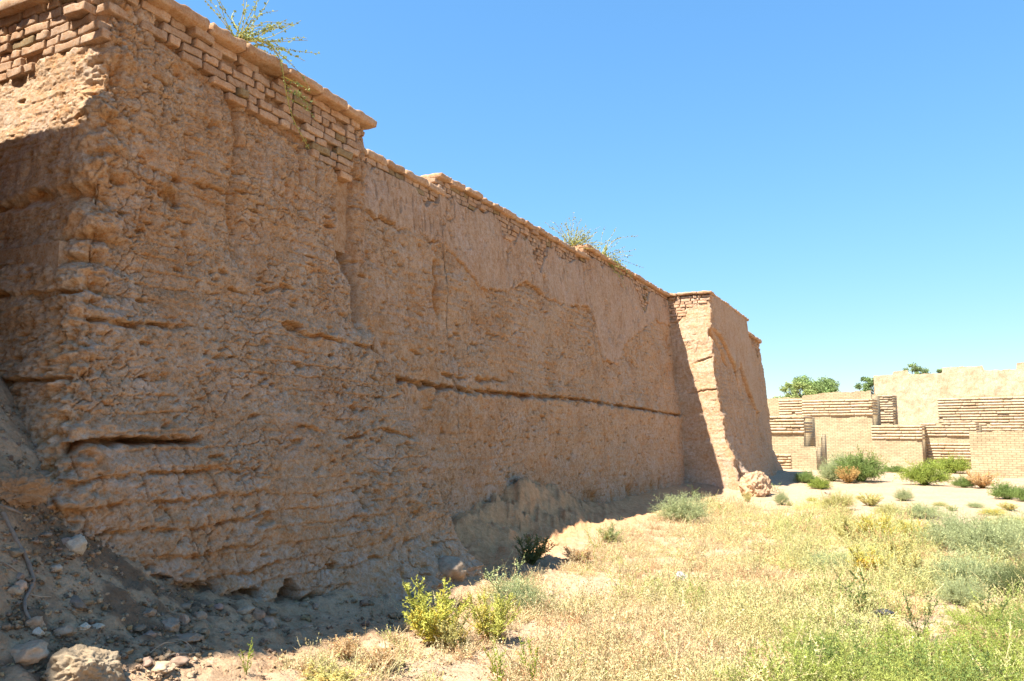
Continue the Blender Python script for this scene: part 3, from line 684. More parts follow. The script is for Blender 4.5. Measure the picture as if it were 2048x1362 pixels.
def far_block(name, label, uL, uR, vTop, depth, vBase=None, ribs=None, thick=3.0, rib_pitch=.158, rib_out=.062, seed=0, tops=None, plaster=False, parent_thing=None, cat='wall', holes=0, brick=True, group=None):
    """a brick mass whose front left edge stands at pixel column uL at the given depth"""
    rr = random.Random(seed)
    L0 = at(uL, vTop, depth)
    # length so that the right end appears at uR
    rU = ray(uR, vTop); k = rU[0] / rU[1]
    ln = (k * L0[1] - L0[0]) / (FD[0] - k * FD[1])
    zt = L0[2]; zb = -.3 if vBase is None else at(uL, vBase, depth)[2]
    t = thing(name, label, cat, (L0[0], L0[1], 0), math.atan2(FD[1], FD[0]), group)
    # local axes: x along the wall, -y outwards
    def loc_mesh(acc, mname, mat, sm=False):
        o = link(mname, acc.mesh(mname, mat, sm), t); return o
    acc = Acc()
    # body as a gently uneven sheet of brickwork with real joints cut in, closed by a box behind
    nx = max(8, int(ln / .055)); nz = max(8, int((zt - zb) / .03))
    nx = min(nx, 260); nz = min(nz, 190)
    xs = np.linspace(0, ln, nx); zs = np.linspace(zb, zt, nz)
    Xs, Zs = np.meshgrid(xs, zs, indexing='ij')
    tp = np.zeros(nx)
    tp = .06 * fbm(xs / .6 + seed, xs * 0, 1.2, 4, .65)
    if tops: tp = tp + np.interp(xs / ln, [a for a, b in tops], [b for a, b in tops])
    Zs = zb + (Zs - zb) * ((zt + tp[:, None] - zb) / (zt - zb))
    d = .03 * fbm(Xs / .9 + seed, Zs / .9, seed * 1.3, 3)
    tint = np.ones(Xs.shape + (3,))
    if brick and not plaster:
        st = sst(.1, .5, fbm(Xs / .9 + seed, Zs / .5, 3.1 + seed, 3))[..., None]
        tint = tint * (1 - .10 * st) * (.95 + .1 * fbm(Xs / .2, Zs / .08, seed * 2.2, 2))[..., None]
    else:
        d = d + .018 * fbm(Xs / .25, Zs / .6, seed + .5, 3)
        st = sst(0., .5, fbm(Xs / .35 + seed, Zs / 2.2, 3.1, 3))[..., None]
        tint = tint * (1 - .07 * st)
    V = np.stack([Xs, -d, Zs], -1).reshape(-1, 3)
    acc.add(V, grid_faces(nx, nz)); acc.A = [tint.reshape(-1, 3).astype(f32)]
    V, Fq = box_vf(.015, ln - .015, .25, thick, zb, zt + min(0, tp.min()) - .03)
    acc.add(V, Fq[:, ::-1], (.95, .95, .95))
    # returns and top between sheet and box
    V, Fq = box_vf(0, ln, .11, .3, zb, zt + min(0, tp.min()) - .02); acc.add(V, Fq[:, ::-1], (.95, .95, .95))
    loc_mesh(acc, 'brick_face' if not plaster else 'plaster_face', BRICKPALE if plaster else BRICKWALL)
    if ribs:
        for (x0f, x1f, vz0, vz1) in ribs:
            acc = Acc()
            z1 = at(uL, vz0, depth)[2]; z0 = at(uL, vz1, depth)[2]
            n = max(1, int(round((z1 - z0) / rib_pitch)))
            for i in range(n):
                zc = z1 - (i + .4) * rib_pitch
                x = x0f * ln - .02
                end = x1f * ln + .05
                while x < end - .1:
                    L = min(rr.uniform(.35, 1.7), end - x)
                    if rr.random() < .06: x += rr.uniform(.12, .45); continue
                    P, Fq = worn_block(BT2, (L - .006, rib_out + .10, rib_pitch * rr.uniform(.76, .84)), .012, .014, 3.5, rr.random() * 60)
                    k = .92 + .16 * rr.random()
                    acc.add(P + np.array([x + L / 2, .05 - rib_out / 2 + rr.uniform(-.022, .022), zc + rr.uniform(-.008, .008)]), Fq, (k, k * .98, k * .95)); x += L
                # return along the ends
                for xe in (x0f * ln, x1f * ln):
                    if rr.random() < .9 and thick > .6:
                        P, Fq = worn_block(BT2, (min(thick, 1.3) * rr.uniform(.8, 1), rib_out + .1, rib_pitch * .7), .012, .014, 3.5, rr.random() * 60)
                        P = np.stack([P[:, 1], P[:, 0], P[:, 2]], 1); Fq = Fq[:, ::-1]
                        acc.add(P + np.array([xe + (rib_out / 2 - .05) * (1 if xe > ln / 2 else -1), min(thick, 1.3) / 2, zc]), Fq, (.92, .9, .88))
            loc_mesh(acc, 'projecting_courses', BRICKPALE)
    return t, ln

far_block('brick_wall', 'tall plain rendered wall with stepped top, rising behind the ribbed brick walls', 1747, 2120, 752, 62, plaster=True, seed=1, thick=3,
          tops=[(0, 0), (.115, .05), (.117, .28), (.205, .32), (.207, .02), (.40, .0), (.402, .42), (.62, .42), (.622, .05), (.79, .05), (.792, .5), (1, .5)])
far_block('ribbed_brick_wall', 'broad wall of projecting brick courses beneath the round tree crown', 1604, 1742, 790, 46, seed=2, thick=2.2, ribs=[(0, 1, 801, 836)], tops=[(0, -.05), (.3, .08), (1, .12)])
far_block('ribbed_brick_wall', 'low end of the far brick wall partly hidden by the far tower', 1530, 1605, 797, 49, seed=3, thick=2.0, ribs=[(.38, 1, 800, 836)])
far_block('ribbed_brick_wall', 'narrow recessed panel of brick courses left of the plain tall wall', 1741, 1783, 789, 50, seed=4, thick=1.6, ribs=[(0, 1, 791, 846)])
far_block('ribbed_brick_wall', 'bulging wall of projecting brick courses in front of the tall rendered wall', 1876, 2075, 797, 47, seed=5, thick=3, ribs=[(0, 1, 797, 873)], tops=[(0, -.05), (.4, .12), (1, .12)], rib_pitch=.165)
far_block('ribbed_brick_wall', 'low panel of brick courses over a plain sloping base, in the middle of the far walls', 1743, 1842, 850, 43.5, seed=6, thick=2.4, ribs=[(0, 1, 851, 882)])
far_block('ribbed_brick_wall', 'deep ribbed brick wall behind the big green bush, left of the pale brick block', 1840, 1950, 846, 43, seed=7, thick=3, ribs=[(0, 1, 846, 872), (.12, 1, 886, 922)], rib_pitch=.15)
far_block('brick_pier', 'ribbed brick pier with a dark toothed side, just right of the far tower', 1530, 1606, 833, 38, seed=8, thick=1.9, ribs=[(0, 1, 833, 868), (.0, .62, 908, 955)], rib_pitch=.14, cat='pier')
far_block('brick_pier', 'short plain brick pier standing before the ribbed pier', 1596, 1632, 893, 37, seed=9, thick=1.0, cat='pier')
far_block('brick_buttress', 'thin dark brick upright with two points, beside the big bush', 1636, 1642, 867, 37.4, seed=10, thick=.9, cat='buttress')
far_block('brick_block', 'low pale brick block with clear joints and worn edge at the right', 1938, 2110, 863, 30.5, seed=12, thick=5, cat='wall')
# ------------------------------------------------------------------ stones, roots, litter
def ico(sub):
    bm = bmesh.new(); bmesh.ops.create_icosphere(bm, subdivisions=sub, radius=.5)
    V = np.array([v.co[:] for v in bm.verts]); Fq = np.array([[v.index for v in f.verts] for f in bm.faces]); bm.free(); return V, Fq
ICO3, ICO4, ICO5 = ico(3), ico(4), ico(6)
def stone_mesh(name, size, seed, mat, tmpl=ICO4, rough=.10, pits=0., cuts=7):
    V, Fq = tmpl; V = V.copy(); rr = np.random.default_rng(seed)
    for _ in range(cuts):                                # broken facets
        n = rr.normal(size=3); n /= np.linalg.norm(n); h = rr.uniform(.24, .42)
        d = V @ n; V = V - np.outer(np.maximum(0, d - h) * .93, n)
    n = V / np.linalg.norm(V, axis=1, keepdims=True)
    d = rough * fbm(V[:, 0] * 3 + seed, V[:, 1] * 3, V[:, 2] * 3, 4) + rough * .35 * fbm(V[:, 0] * 12 + seed, V[:, 1] * 12, V[:, 2] * 12, 3)
    if pits:
        ph = perlin(V[:, 0] * 5.5 + seed, V[:, 1] * 5.5, V[:, 2] * 6.5); d -= pits * sst(.2, .4, ph) * sst(-.3, .2, perlin(V[:, 0] * 1.7, V[:, 1] * 1.7 + seed, V[:, 2] * 1.7) + .1)
        d += .4 * pits * fbm(V[:, 0] * 14, V[:, 1] * 14, V[:, 2] * 14 + seed, 3)
    V = (V + n * d[:, None]) * np.asarray(size)
    return mesh_from(name, V, Fq, mat)
def put_stone(u, v, size, label, seed, mat=None, col=(1, 1, 1), sink=.28, rz=None, tilt=0., name='stone', cat='stone', group='loose stones on the shaded talus', rough=.10, pits=0., tmpl=None, cuts=7):
    p, t = ground_hit(u, v)
    me = stone_mesh(name, size, seed, mat or STONE, tmpl or ICO4, rough, pits, cuts)
    o = link(name, me); o.location = (p[0], p[1], p[2] + size[2] * (.5 - sink)); o.rotation_euler = (tilt, tilt * .6, seed * 1.3 if rz is None else rz)
    o.color = (*col, 1); return tag(o, label, cat, group)
put_stone(168, 1352, (.33, .26, .25), 'big pocked pale boulder half in the sun at the bottom edge', 3, LIME, sink=.40, name='boulder', cat='boulder', group=None, rough=.10, pits=.045, tmpl=ICO5, rz=.5, cuts=6, col=(.52,.45,.36))
put_stone(50, 1318, (.20, .16, .12), 'flat ochre stone leaning against the big pale boulder', 4, STONE, (1.05, .95, .85), rz=.2)
put_stone(38, 1010, (.34, .24, .26), 'large orange-brown block lying high on the talus at the left edge', 5, STONE, (.66, .52, .40), name='boulder', cat='boulder', group=None, rz=.9, rough=.14, cuts=9, tmpl=ICO5, pits=.02)
put_stone(90, 965, (.22, .17, .10), 'brown slab of fallen plaster beside the orange-brown block', 61, STONE, (.72, .60, .50), rz=1.2)
put_stone(37, 1180, (.085, .07, .07), 'small pinkish cube-like stone next to the curved root', 6, STONE, (1.1, .95, .88))
put_stone(78, 1272, (.065, .055, .055), 'small round whitish stone just above the big boulder', 7, LIME, (1, 1, .98))
put_stone(152, 1208, (.19, .075, .05), 'long dark grey flake lying on the gravel', 8, STONE, (.55, .53, .52), rz=-.5, tilt=.2)
put_stone(150, 1100, (.15, .12, .13), 'rough pale lump by the near arris of the tower', 9, LIME, (.8, .76, .7))
put_stone(112, 1142, (.07, .06, .05), 'small beige stone between root and tower foot', 10, STONE)
put_stone(168, 1256, (.075, .06, .04), 'pale shard, left one of two above the boulder', 11, LIME, (.95, .93, .88))
put_stone(193, 1258, (.075, .06, .04), 'pale shard, right one of two above the boulder', 12, LIME, (1, .97, .9))
put_stone(135, 1268, (.10, .06, .04), 'brown flat stone left of the two pale shards', 13, STONE, (.8, .72, .62))
put_stone(343, 1258, (.14, .10, .09), 'grey-brown stone lying beneath the tower foot', 14, STONE, (.85, .78, .74))
put_stone(368, 1246, (.08, .07, .07), 'pinkish stone touching the grey-brown stone', 15, STONE, (1, .84, .76))
put_stone(372, 1280, (.17, .12, .06), 'flat dull slab just inside the shade by the twigs', 16, STONE, (.72, .65, .6), rz=-.2)
put_stone(327, 1340, (.17, .11, .055), 'flat sunlit slab beside the big boulder', 17, STONE, (1.05, .93, .8), rz=-.45, group='stones on the sunlit ground')
put_stone(295, 1232, (.11, .08, .06), 'shadowed stone with a hollow below the tower foot', 18, STONE, (.8, .72, .66))
put_stone(517, 1236, (.10, .08, .08), 'reddish broken brick stone at the tower foot', 19, STONE, (.95, .72, .60))
put_stone(490, 1228, (.14, .09, .07), 'pale clod at the tower foot left of the reddish stone', 20, STONE, (.95, .88, .8))
put_stone(540, 1255, (.12, .08, .05), 'flat clod below the reddish stone', 21, STONE, (.9, .82, .74))
put_stone(285, 1150, (.09, .05, .05), 'squared plaster fragment at the near corner of the tower foot', 22, STONE, (.92, .82, .72))
put_stone(700, 1292, (.15, .10, .09), 'sunlit clod beside a dry herb at the shadow edge', 23, STONE, (1, .9, .8), group='stones on the sunlit ground')
put_stone(770, 1300, (.10, .08, .08), 'small broken clod left of the yellow-green bush', 24, STONE, (1, .92, .82), group='stones on the sunlit ground')
put_stone(1100, 1190, (.13, .10, .07), 'pale clod on the bare strip between the dry herbs', 25, LIME, (.9, .82, .72), group='stones on the sunlit ground')
put_stone(898, 1150, (.40, .34, .28), 'rounded grey clay lump fallen at the corner of the near tower', 26, STONE, (.95, .85, .76), name='clay_lump', cat='clay lump', group=None, sink=.35)
put_stone(1514, 992, (.95, .85, .90), 'swollen pitted clay lump at the near foot of the far tower', 71, STONE, (1.02, .84, .68), name='clay_lump', cat='clay lump', group=None, sink=.25, rough=.09, pits=.02, tmpl=ICO5, cuts=3)
put_stone(1655, 988, (.20, .15, .13), 'tiny grey stone on the sand beyond the far tower', 27, STONE, (.8, .82, .86), group='stones on the sunlit ground')
sr = random.Random(91)
for k in range(34):                                      # loose rubble, no two needing their own words
    u, v = (sr.uniform(0, 360), sr.uniform(1060, 1340)) if k < 22 else (sr.uniform(340, 640), sr.uniform(1205, 1300))
    sz = sr.uniform(.05, .12); c = sr.uniform(.55, 1.0)
    put_stone(u, v, (sz, sz * sr.uniform(.6, .9), sz * sr.uniform(.35, .65)), 'small rough clod among the gravel at the foot of the near tower', 200 + k, STONE, (c, c * sr.uniform(.84, .95), c * sr.uniform(.72, .9)), name='clod', cat='clod', group='rubble at the foot of the near tower', tmpl=ICO3)
# countless pebbles
def scatter_pebbles(n, region, smin, smax, seed):
    rr = np.random.default_rng(seed); acc = Acc(); T, Fq = ICO1
    k = 0
    while k < n:
        u = rr.uniform(region[0], region[1]); v = rr.uniform(region[2], region[3])
        p, t = ground_hit(u, v)
        if t > 12: continue
        s = smin * (smax / smin) ** (rr.random() ** 1.7)
        V = T * np.array([s, s * rr.uniform(.6, 1), s * rr.uniform(.4, .8)])
        V = V + .22 * s * rr.normal(size=V.shape) * .5
        a = rr.uniform(0, 6.28); R = np.array([[math.cos(a), -math.sin(a), 0], [math.sin(a), math.cos(a), 0], [0, 0, 1]])
        c = rr.uniform(.62, 1.15); tone = np.array([c, c * rr.uniform(.9, 1), c * rr.uniform(.8, 1)])
        if rr.random() < .12: tone = np.array([1.3, 1.27, 1.2])
        acc.add(V @ R.T + p + np.array([0, 0, s * .12]), Fq, tone); k += 1
    return acc
ICO1 = ico(2)
acc = scatter_pebbles(3000, (0, 420, 800, 1361), .006, .045, 5)
acc2 = scatter_pebbles(1500, (300, 1150, 1180, 1361), .006, .036, 6)
acc3 = scatter_pebbles(110, (330, 930, 1150, 1275), .03, .085, 9)
acc2.V += acc3.V; acc2.F += [f + acc2.n for f in acc3.F]; acc2.A += acc3.A; acc2.n += acc3.n
acc.V += acc2.V; acc.F += [f + acc.n for f in acc2.F]; acc.A += acc2.A
g = link('gravel', acc.mesh('gravel', SOIL, False)); tag(g, 'scattered gravel and crumbs over the talus', 'gravel', kind='stuff')

def tube(pts, rads, sides=7):
    pts = np.asarray(pts, float); n = len(pts); V = []
    T = np.gradient(pts, axis=0); T /= np.linalg.norm(T, axis=1, keepdims=True) + 1e-9
    up = np.array([0, 0, 1.]) if abs(T[0][2]) < .9 else np.array([1., 0, 0])
    for i in range(n):
        a = np.cross(T[i], up); a /= np.linalg.norm(a) + 1e-9; b = np.cross(a, T[i])
        for k in range(sides):
            an = 2 * math.pi * k / sides; V.append(pts[i] + rads[i] * (math.cos(an) * a + math.sin(an) * b))
    Fq = [(i * sides + k, i * sides + (k + 1) % sides, (i + 1) * sides + (k + 1) % sides, (i + 1) * sides + k) for i in range(n - 1) for k in range(sides)]
    return np.array(V), np.array(Fq)
def spline(pts, n):
    pts = np.asarray(pts, float); t = np.linspace(0, len(pts) - 1, n); out = []
    for x in t:
        i = min(int(x), len(pts) - 2); f = x - i; p0 = pts[max(i - 1, 0)]; p1 = pts[i]; p2 = pts[i + 1]; p3 = pts[min(i + 2, len(pts) - 1)]
        out.append(.5 * (2 * p1 + (p2 - p0) * f + (2 * p0 - 5 * p1 + 4 * p2 - p3) * f * f + (3 * p1 - p0 - 3 * p2 + p3) * f ** 3))
    return np.array(out)
def ground_stick(name, px, r0, r1, mat, label, cat, lift=.01, wob=.0):
    P = np.array([ground_hit(u, v)[0] for u, v in px]); P = spline(P, 36); P[:, 2] = ground_z(P[:, 0], P[:, 1]) + lift
    if wob: P[:, 2] += wob * np.sin(np.linspace(0, 3.14, 36))
    rad = np.linspace(r0, r1, 36) * (1 + .15 * np.sin(np.arange(36) * 1.7))
    o = link(name, mesh_from(name, *tube(P, rad, 8), mat)); return tag(o, label, cat)
ground_stick('root', [(5, 1030), (30, 1080), (52, 1120), (66, 1160), (62, 1180), (50, 1205), (52, 1230), (66, 1252)], .012, .008, ROOT, 'curved grey-brown root snaking down the shaded talus', 'root', .012)
ground_stick('root', [(-10, 1012), (20, 1022), (42, 1032)], .011, .008, ROOT, 'short straight root above the curved one at the left edge', 'root', .012)
ground_stick('twig', [(300, 1311), (330, 1298), (356, 1288)], .003, .002, TWIG, 'pale bent twig, upper left one of those by the sunlit slab', 'twig', .012, .02)
ground_stick('twig', [(352, 1287), (370, 1298), (385, 1306)], .003, .002, TWIG, 'pale twig, sloping right from the bent one', 'twig', .02, .02)
ground_stick('twig', [(333, 1316), (365, 1311), (400, 1309)], .004, .0025, TWIG, 'pale straight twig lying flat along the shadow edge', 'twig', .012)
ground_stick('twig', [(60, 1195), (80, 1206), (105, 1200)], .003, .002, TWIG, 'thin curved twig beside the root', 'twig', .012, .02)
ground_stick('twig', [(0, 1128), (20, 1142), (40, 1153)], .003, .002, TWIG, 'thin pale twig at the left edge above the root bend', 'twig', .015, .01)
def crumpled(name, u, v, size, mat, label, seed, dz=.03):
    p, t = ground_hit(u, v); V, Fq = ICO4; rr = seed
    V = V * np.asarray(size) * (1 + .9 * (1 - 2 * np.abs(perlin(V[:, 0] * 5 + rr, V[:, 1] * 5, V[:, 2] * 5))) + .25 * perlin(V[:, 0] * 13, V[:, 1] * 13 + rr, V[:, 2] * 13))[:, None]
    o = link(name, mesh_from(name, V, Fq, mat, smooth=False)); o.location = p + np.array([0, 0, dz]); o.rotation_euler = (0, 0, seed); return tag(o, label, 'litter')
crumpled('plastic_bag', 1725, 1258, (.13, .09, .04), BAGB, 'crumpled black plastic scrap, lower left one of two in the herbs', 2, .03)
crumpled('plastic_bag', 1770, 1238, (.14, .09, .05), BAGB, 'crumpled black plastic bag, upper right one of two in the herbs', 5, .04)
crumpled('plastic_bag', 1362, 1170, (.09, .06, .07), BAGW, 'white plastic scrap caught in the dry herbs', 8, .08)
# ------------------------------------------------------------------ plants
class Plant:
    """collects stems (three-sided tubes) and leaves (small quads) with a tone per vertex"""
    def __init__(s, seed): s.r = np.random.default_rng(seed); s.st = Acc(); s.lf = Acc(); s.LP = []; s.LD = []; s.LS = []; s.LT = []; s.SP = []
    def stem(s, P, r0, r1, tone=(1, 1, 1)):
        P = np.asarray(P, float); n = len(P)
        V, Fq = tube(P, np.linspace(r0, r1, n), 3); s.st.add(V, Fq, tone)
    def leaf(s, p, d, ln, wd, tone): s.LP.append(p); s.LD.append(d); s.LS.append((ln, wd)); s.LT.append(tone)
    def curve(s, p, d, ln, n, droop=0., wob=.15):
        P = [np.array(p, float)]; d = np.array(d, float); d /= np.linalg.norm(d); st = ln / n
        for i in range(n):
            d = d + s.r.normal(size=3) * wob + np.array([0, 0, -droop]); d /= np.linalg.norm(d); P.append(P[-1] + d * st)
        return np.array(P)
    def build_leaves(s):
        if not s.LP: return
        P = np.array(s.LP); D = np.array(s.LD); D /= np.linalg.norm(D, axis=1, keepdims=True) + 1e-9; L = np.array(s.LS); T = np.array(s.LT)
        R = s.r.normal(size=P.shape); N = np.cross(D, R); N /= np.linalg.norm(N, axis=1, keepdims=True) + 1e-9
        ln = L[:, :1]; wd = L[:, 1:]
        a = P; b = P + D * ln * .5 + N * wd * .5; c = P + D * ln; d = P + D * ln * .5 - N * wd * .5
        V = np.stack([a, b, c, d], 1).reshape(-1, 3); Fq = np.arange(len(V)).reshape(-1, 4)
        s.lf.V.append(V.astype(f32)); s.lf.F.append(Fq); s.lf.A.append(np.repeat(T, 4, 0).astype(f32)); s.lf.n = len(V)
def updir(r, spread):
    a = r.uniform(0, 6.283); t = spread * math.sqrt(r.random()); return np.array([math.sin(t) * math.cos(a), math.sin(t) * math.sin(a), math.cos(t)])

def dome_bush(seed, H=1., R=1., stems=80, twigs=8, leaves=6, leaf=.03, wd=.010, spread=1.35, r0=.006):
    p = Plant(seed); r = p.r
    for i in range(stems):
        d = updir(r, spread); base = np.array([d[0] * R * .12 * r.random(), d[1] * R * .12 * r.random(), 0])
        tgt = np.array([d[0] * R, d[1] * R, max(.12, d[2]) * H]) * r.uniform(.62, 1.06)
        n = 6; t = np.linspace(0, 1, n)[:, None]
        P = base + (tgt - base) * t; P[:, 2] += H * .10 * np.sin(t[:, 0] * 3.1) * r.uniform(.2, 1.2); P += r.normal(size=P.shape) * .02 * H * t
        p.stem(P, r0, r0 * .3, (.8, .75, .65))
        for k in range(twigs):
            f = r.uniform(.35, 1.0); q = P[0] + 0; x = f * (n - 1); j = min(int(x), n - 2); q = P[j] + (P[j + 1] - P[j]) * (x - j)
            dd = (P[j + 1] - P[j]); dd /= np.linalg.norm(dd); dd = dd + r.normal(size=3) * .75; dd[2] += .35
            C = p.curve(q, dd, H * r.uniform(.12, .26), 3, .0, .2); p.stem(C, r0 * .45, r0 * .2)
            tone = np.array([1, 1, 1]) * r.uniform(.75, 1.25)
            for m in range(leaves):
                y = r.uniform(.1, 1) * 3; jj = min(int(y), 2); lp = C[jj] + (C[jj + 1] - C[jj]) * (y - jj)
                ld = (C[jj + 1] - C[jj]) / np.linalg.norm(C[jj + 1] - C[jj]) + r.normal(size=3) * .8
                p.leaf(lp, ld, leaf * r.uniform(.6, 1.3), wd * r.uniform(.7, 1.2), tone * r.uniform(.85, 1.15))
    p.build_leaves(); return p
def saltwort(seed, H=1., R=.6, stems=16, twigs=9, leaf=.020, wd=.008, spread=.75, r0=.006, knob=1.0, dense=60, browse=.25):
    """upright fleshy herb: thick stems set all along with short stubby leaves"""
    p = Plant(seed); r = p.r
    def clothed(C, per_m, tone):
        seg = np.linalg.norm(np.diff(C, axis=0), axis=1); tot = seg.sum(); n = max(3, int(tot * per_m))
        cum = np.concatenate([[0], np.cumsum(seg)])
        for x in r.uniform(.0, tot, n):
            j = min(np.searchsorted(cum, x) - 1, len(C) - 2); j = max(j, 0); f = (x - cum[j]) / seg[j]
            lp = C[j] + (C[j + 1] - C[j]) * f; t = (C[j + 1] - C[j]) / seg[j]
            o = r.normal(size=3); o -= t * (o @ t); o /= np.linalg.norm(o) + 1e-9
            p.leaf(lp, o + t * r.uniform(.3, 1.0), leaf * r.uniform(.7, 1.3), wd * knob * r.uniform(.8, 1.2), tone * r.uniform(.85, 1.15))
    for i in range(stems):
        d = updir(r, spread); L = H * r.uniform(.6, 1.05)
        C = p.curve([d[0] * .05 * R, d[1] * .05 * R, 0], d + np.array([0, 0, .25]), L, 9, -.05, .10); C[:, :2] *= 1.0
        tone = np.array([1, 1, 1]) * r.uniform(.85, 1.2)
        if r.random() < browse: tone = tone * np.array([1.15, .92, .75])
        p.stem(C, r0, r0 * .5, (1.05, .95, .75)); clothed(C[3:], dense * 1.6, tone)
        for k in range(twigs):
            x = r.uniform(.18, .92) * 9; j = min(int(x), 8); q = C[j] + (C[j + 1] - C[j]) * (x - j)
            dd = (C[j + 1] - C[j]); dd /= np.linalg.norm(dd); o = r.normal(size=3); o[2] *= .3; o /= np.linalg.norm(o)
            T = p.curve(q, dd * .5 + o * .9, L * r.uniform(.14, .34) * (1.15 - x / 12), 5, -.14, .16); p.stem(T, r0 * .6, r0 * .35, (1.05, 1, .8)); clothed(T, dense * 2.0, tone)
    p.build_leaves(); return p
def stalks(seed, n=5, H=1., leaf=.022, wd=.012, spread=.5, r0=.005, side=6, bend=.06, dens=26, sidelen=.22):
    """a few tall wiry stems carrying alternate leaves and short side shoots"""
    p = Plant(seed); r = p.r
    for i in range(n):
        d = updir(r, spread); C = p.curve([r.normal() * .03, r.normal() * .03, 0], d, H * r.uniform(.65, 1.05), 12, r.uniform(-bend, bend), .09)
        p.stem(C, r0, r0 * .35, (.55, .6, .45))
        sets = [(C, dens * H)]
        for k in range(side):
            j = r.integers(2, 11); o = r.normal(size=3); o[2] = abs(o[2]) * .4; T = p.curve(C[j], o, H * sidelen * r.uniform(.5, 1.2), 5, -.08, .18); p.stem(T, r0 * .55, r0 * .25, (.7, .75, .5)); sets.append((T, dens * .7 * H * sidelen * 2))
        for T, m in sets:
            for k in range(int(m) + 2):
                x = r.uniform(.08, 1) * (len(T) - 1); j = min(int(x), len(T) - 2); lp = T[j] + (T[j + 1] - T[j]) * (x - j)
                t = T[j + 1] - T[j]; t /= np.linalg.norm(t); o = r.normal(size=3)
                p.leaf(lp, t * .5 + o, leaf * r.uniform(.6, 1.3), wd * r.uniform(.8, 1.2), np.ones(3) * r.uniform(.75, 1.25))
    p.build_leaves(); return p
def caper(seed, n, H, dirs, leaf=.045, droop=.07, dens=26):
    p = Plant(seed); r = p.r
    for i in range(n):
        d = np.array(dirs[i % len(dirs)], float) + r.normal(size=3) * .35; L = H * r.uniform(.5, 1.05)
        C = p.curve(r.normal(size=3) * .04, d, L, 10, r.uniform(-.02, droop), .10); p.stem(C, .006, .003, (1.2, 1.15, .8))
        for k in range(int(dens * L)):
            x = r.uniform(.1, 1) * 10; j = min(int(x), 9); lp = C[j] + (C[j + 1] - C[j]) * (x - j); o = r.normal(size=3)
            s_ = leaf * r.uniform(.5, 1.0); p.leaf(lp, o, s_, s_ * .95, np.ones(3) * r.uniform(.7, 1.35))
    return p
def plant_meshes(p, nm): return (p.st.mesh(nm + '_stems', STEM), p.lf.mesh(nm + '_leaves', LEAF, False))
def put_plant(meshes, loc, sc, col, name, label, cat, group=None, rz=0., colst=None):
    t = thing(name, label, cat, tuple(loc), rz, group); t.scale = sc if isinstance(sc, tuple) else (sc, sc, sc)
    a = link('stems', meshes[0], t); b = link('leaves', meshes[1], t)
    b.color = (*col, 1); a.color = (*(colst or tuple(c * .8 for c in col)), 1); return t

SAGE = (.38, .42, .21); GREEN = (.20, .27, .075); LIME_G = (.37, .385, .075); YELLOW = (.54, .47, .11); STRAW = (.55, .40, .22); ORANGE = (.50, .34, .14); DARKG = (.15, .18, .07); BRIGHT = (.28, .34, .065); PALEY = (.48, .44, .17)
DOME = [plant_meshes(dome_bush(100 + i, stems=170, twigs=13, leaves=8, leaf=.050, wd=.016, r0=.006), 'dome') for i in range(3)]
FINE = [plant_meshes(dome_bush(200 + i, stems=190, twigs=14, leaves=7, leaf=.042, wd=.009, r0=.004, spread=1.3), 'feathery') for i in range(3)]
SALT = [plant_meshes(saltwort(300 + i, leaf=.030, wd=.014, r0=.009, stems=26, twigs=14, spread=.85), 'saltwort') for i in range(3)]
SPIK = [plant_meshes(saltwort(330 + i, leaf=.030, wd=.016, r0=.010, stems=4, twigs=9, spread=.3), 'spike') for i in range(2)]
STLK = [plant_meshes(stalks(360 + i, n=4, leaf=.030, wd=.016, side=9, r0=.007, dens=40), 'stalk') for i in range(3)]
THIN = [plant_meshes(stalks(380 + i, n=1, leaf=.02, wd=.010, side=9, r0=.006, dens=34, spread=.15, sidelen=.15), 'seedstalk') for i in range(2)]
HERB = [plant_meshes(saltwort(400 + i, leaf=.05, wd=.018, r0=.008, stems=44, twigs=9, spread=1.05, dense=34), 'herb') for i in range(2)]
SPRL = [plant_meshes(dome_bush(430 + i, H=1, R=1.5, stems=90, twigs=14, leaves=8, leaf=.042, wd=.017, r0=.006, spread=1.4), 'sprawl') for i in range(3)]
def bush(kind, k, u, v, wpx, hpx, col, name, label, cat, group=None, hs=1., colst=None, wmesh=2.0, rz=None):
    """stand a plant with its foot on the ground at this spot, wpx wide and hpx tall as seen"""
    p, t = ground_hit(u, v); wd = wpx / F * t; h = hpx / F * t
    return put_plant(kind[k % len(kind)], p - np.array([0, 0, .01]), (wd / wmesh, wd / wmesh, h), col, name, label, cat, group, rz if rz is not None else (u * 1.7) % 6.28, colst)
GB = 'shrubs on the open ground'; GH = 'green herbs near the wall foot'
# by the near tower and the shadow edge
bush(SALT, 0, 872, 1292, 215, 140, (.44, .45, .10), 'saltwort', 'bright yellow-green saltwort with knobbly stems, largest at the near shadow edge', 'herb', GH, wmesh=1.25)
bush(SALT, 1, 905, 1300, 150, 85, PALEY, 'saltwort', 'low straw-yellow saltwort at the foot of the largest one', 'herb', GH, wmesh=1.4)
bush(SALT, 2, 985, 1285, 165, 105, (.46, .46, .12), 'saltwort', 'yellow-green saltwort just right of the largest one', 'herb', GH, wmesh=1.3)
bush(FINE, 0, 1035, 1225, 140, 75, SAGE, 'camelthorn', 'grey-green bush with wiry tops between saltwort and tower corner', 'shrub', GB, wmesh=1.9)
bush(STLK, 0, 1005, 1215, 150, 112, SAGE, 'wiry_herb', 'wiry stems rising out of the grey-green bush near the tower corner', 'herb', GH, wmesh=.9)
bush(SPIK, 0, 492, 1352, 40, 80, BRIGHT, 'spike_herb', 'single green leafy spike standing alone at the bottom edge', 'herb', GH, wmesh=.6)
bush(HERB, 0, 690, 1318, 95, 52, STRAW, 'dry_herb', 'small pinkish dry herb at the shadow edge below the tower', 'herb', 'small dry herbs', wmesh=1.4)
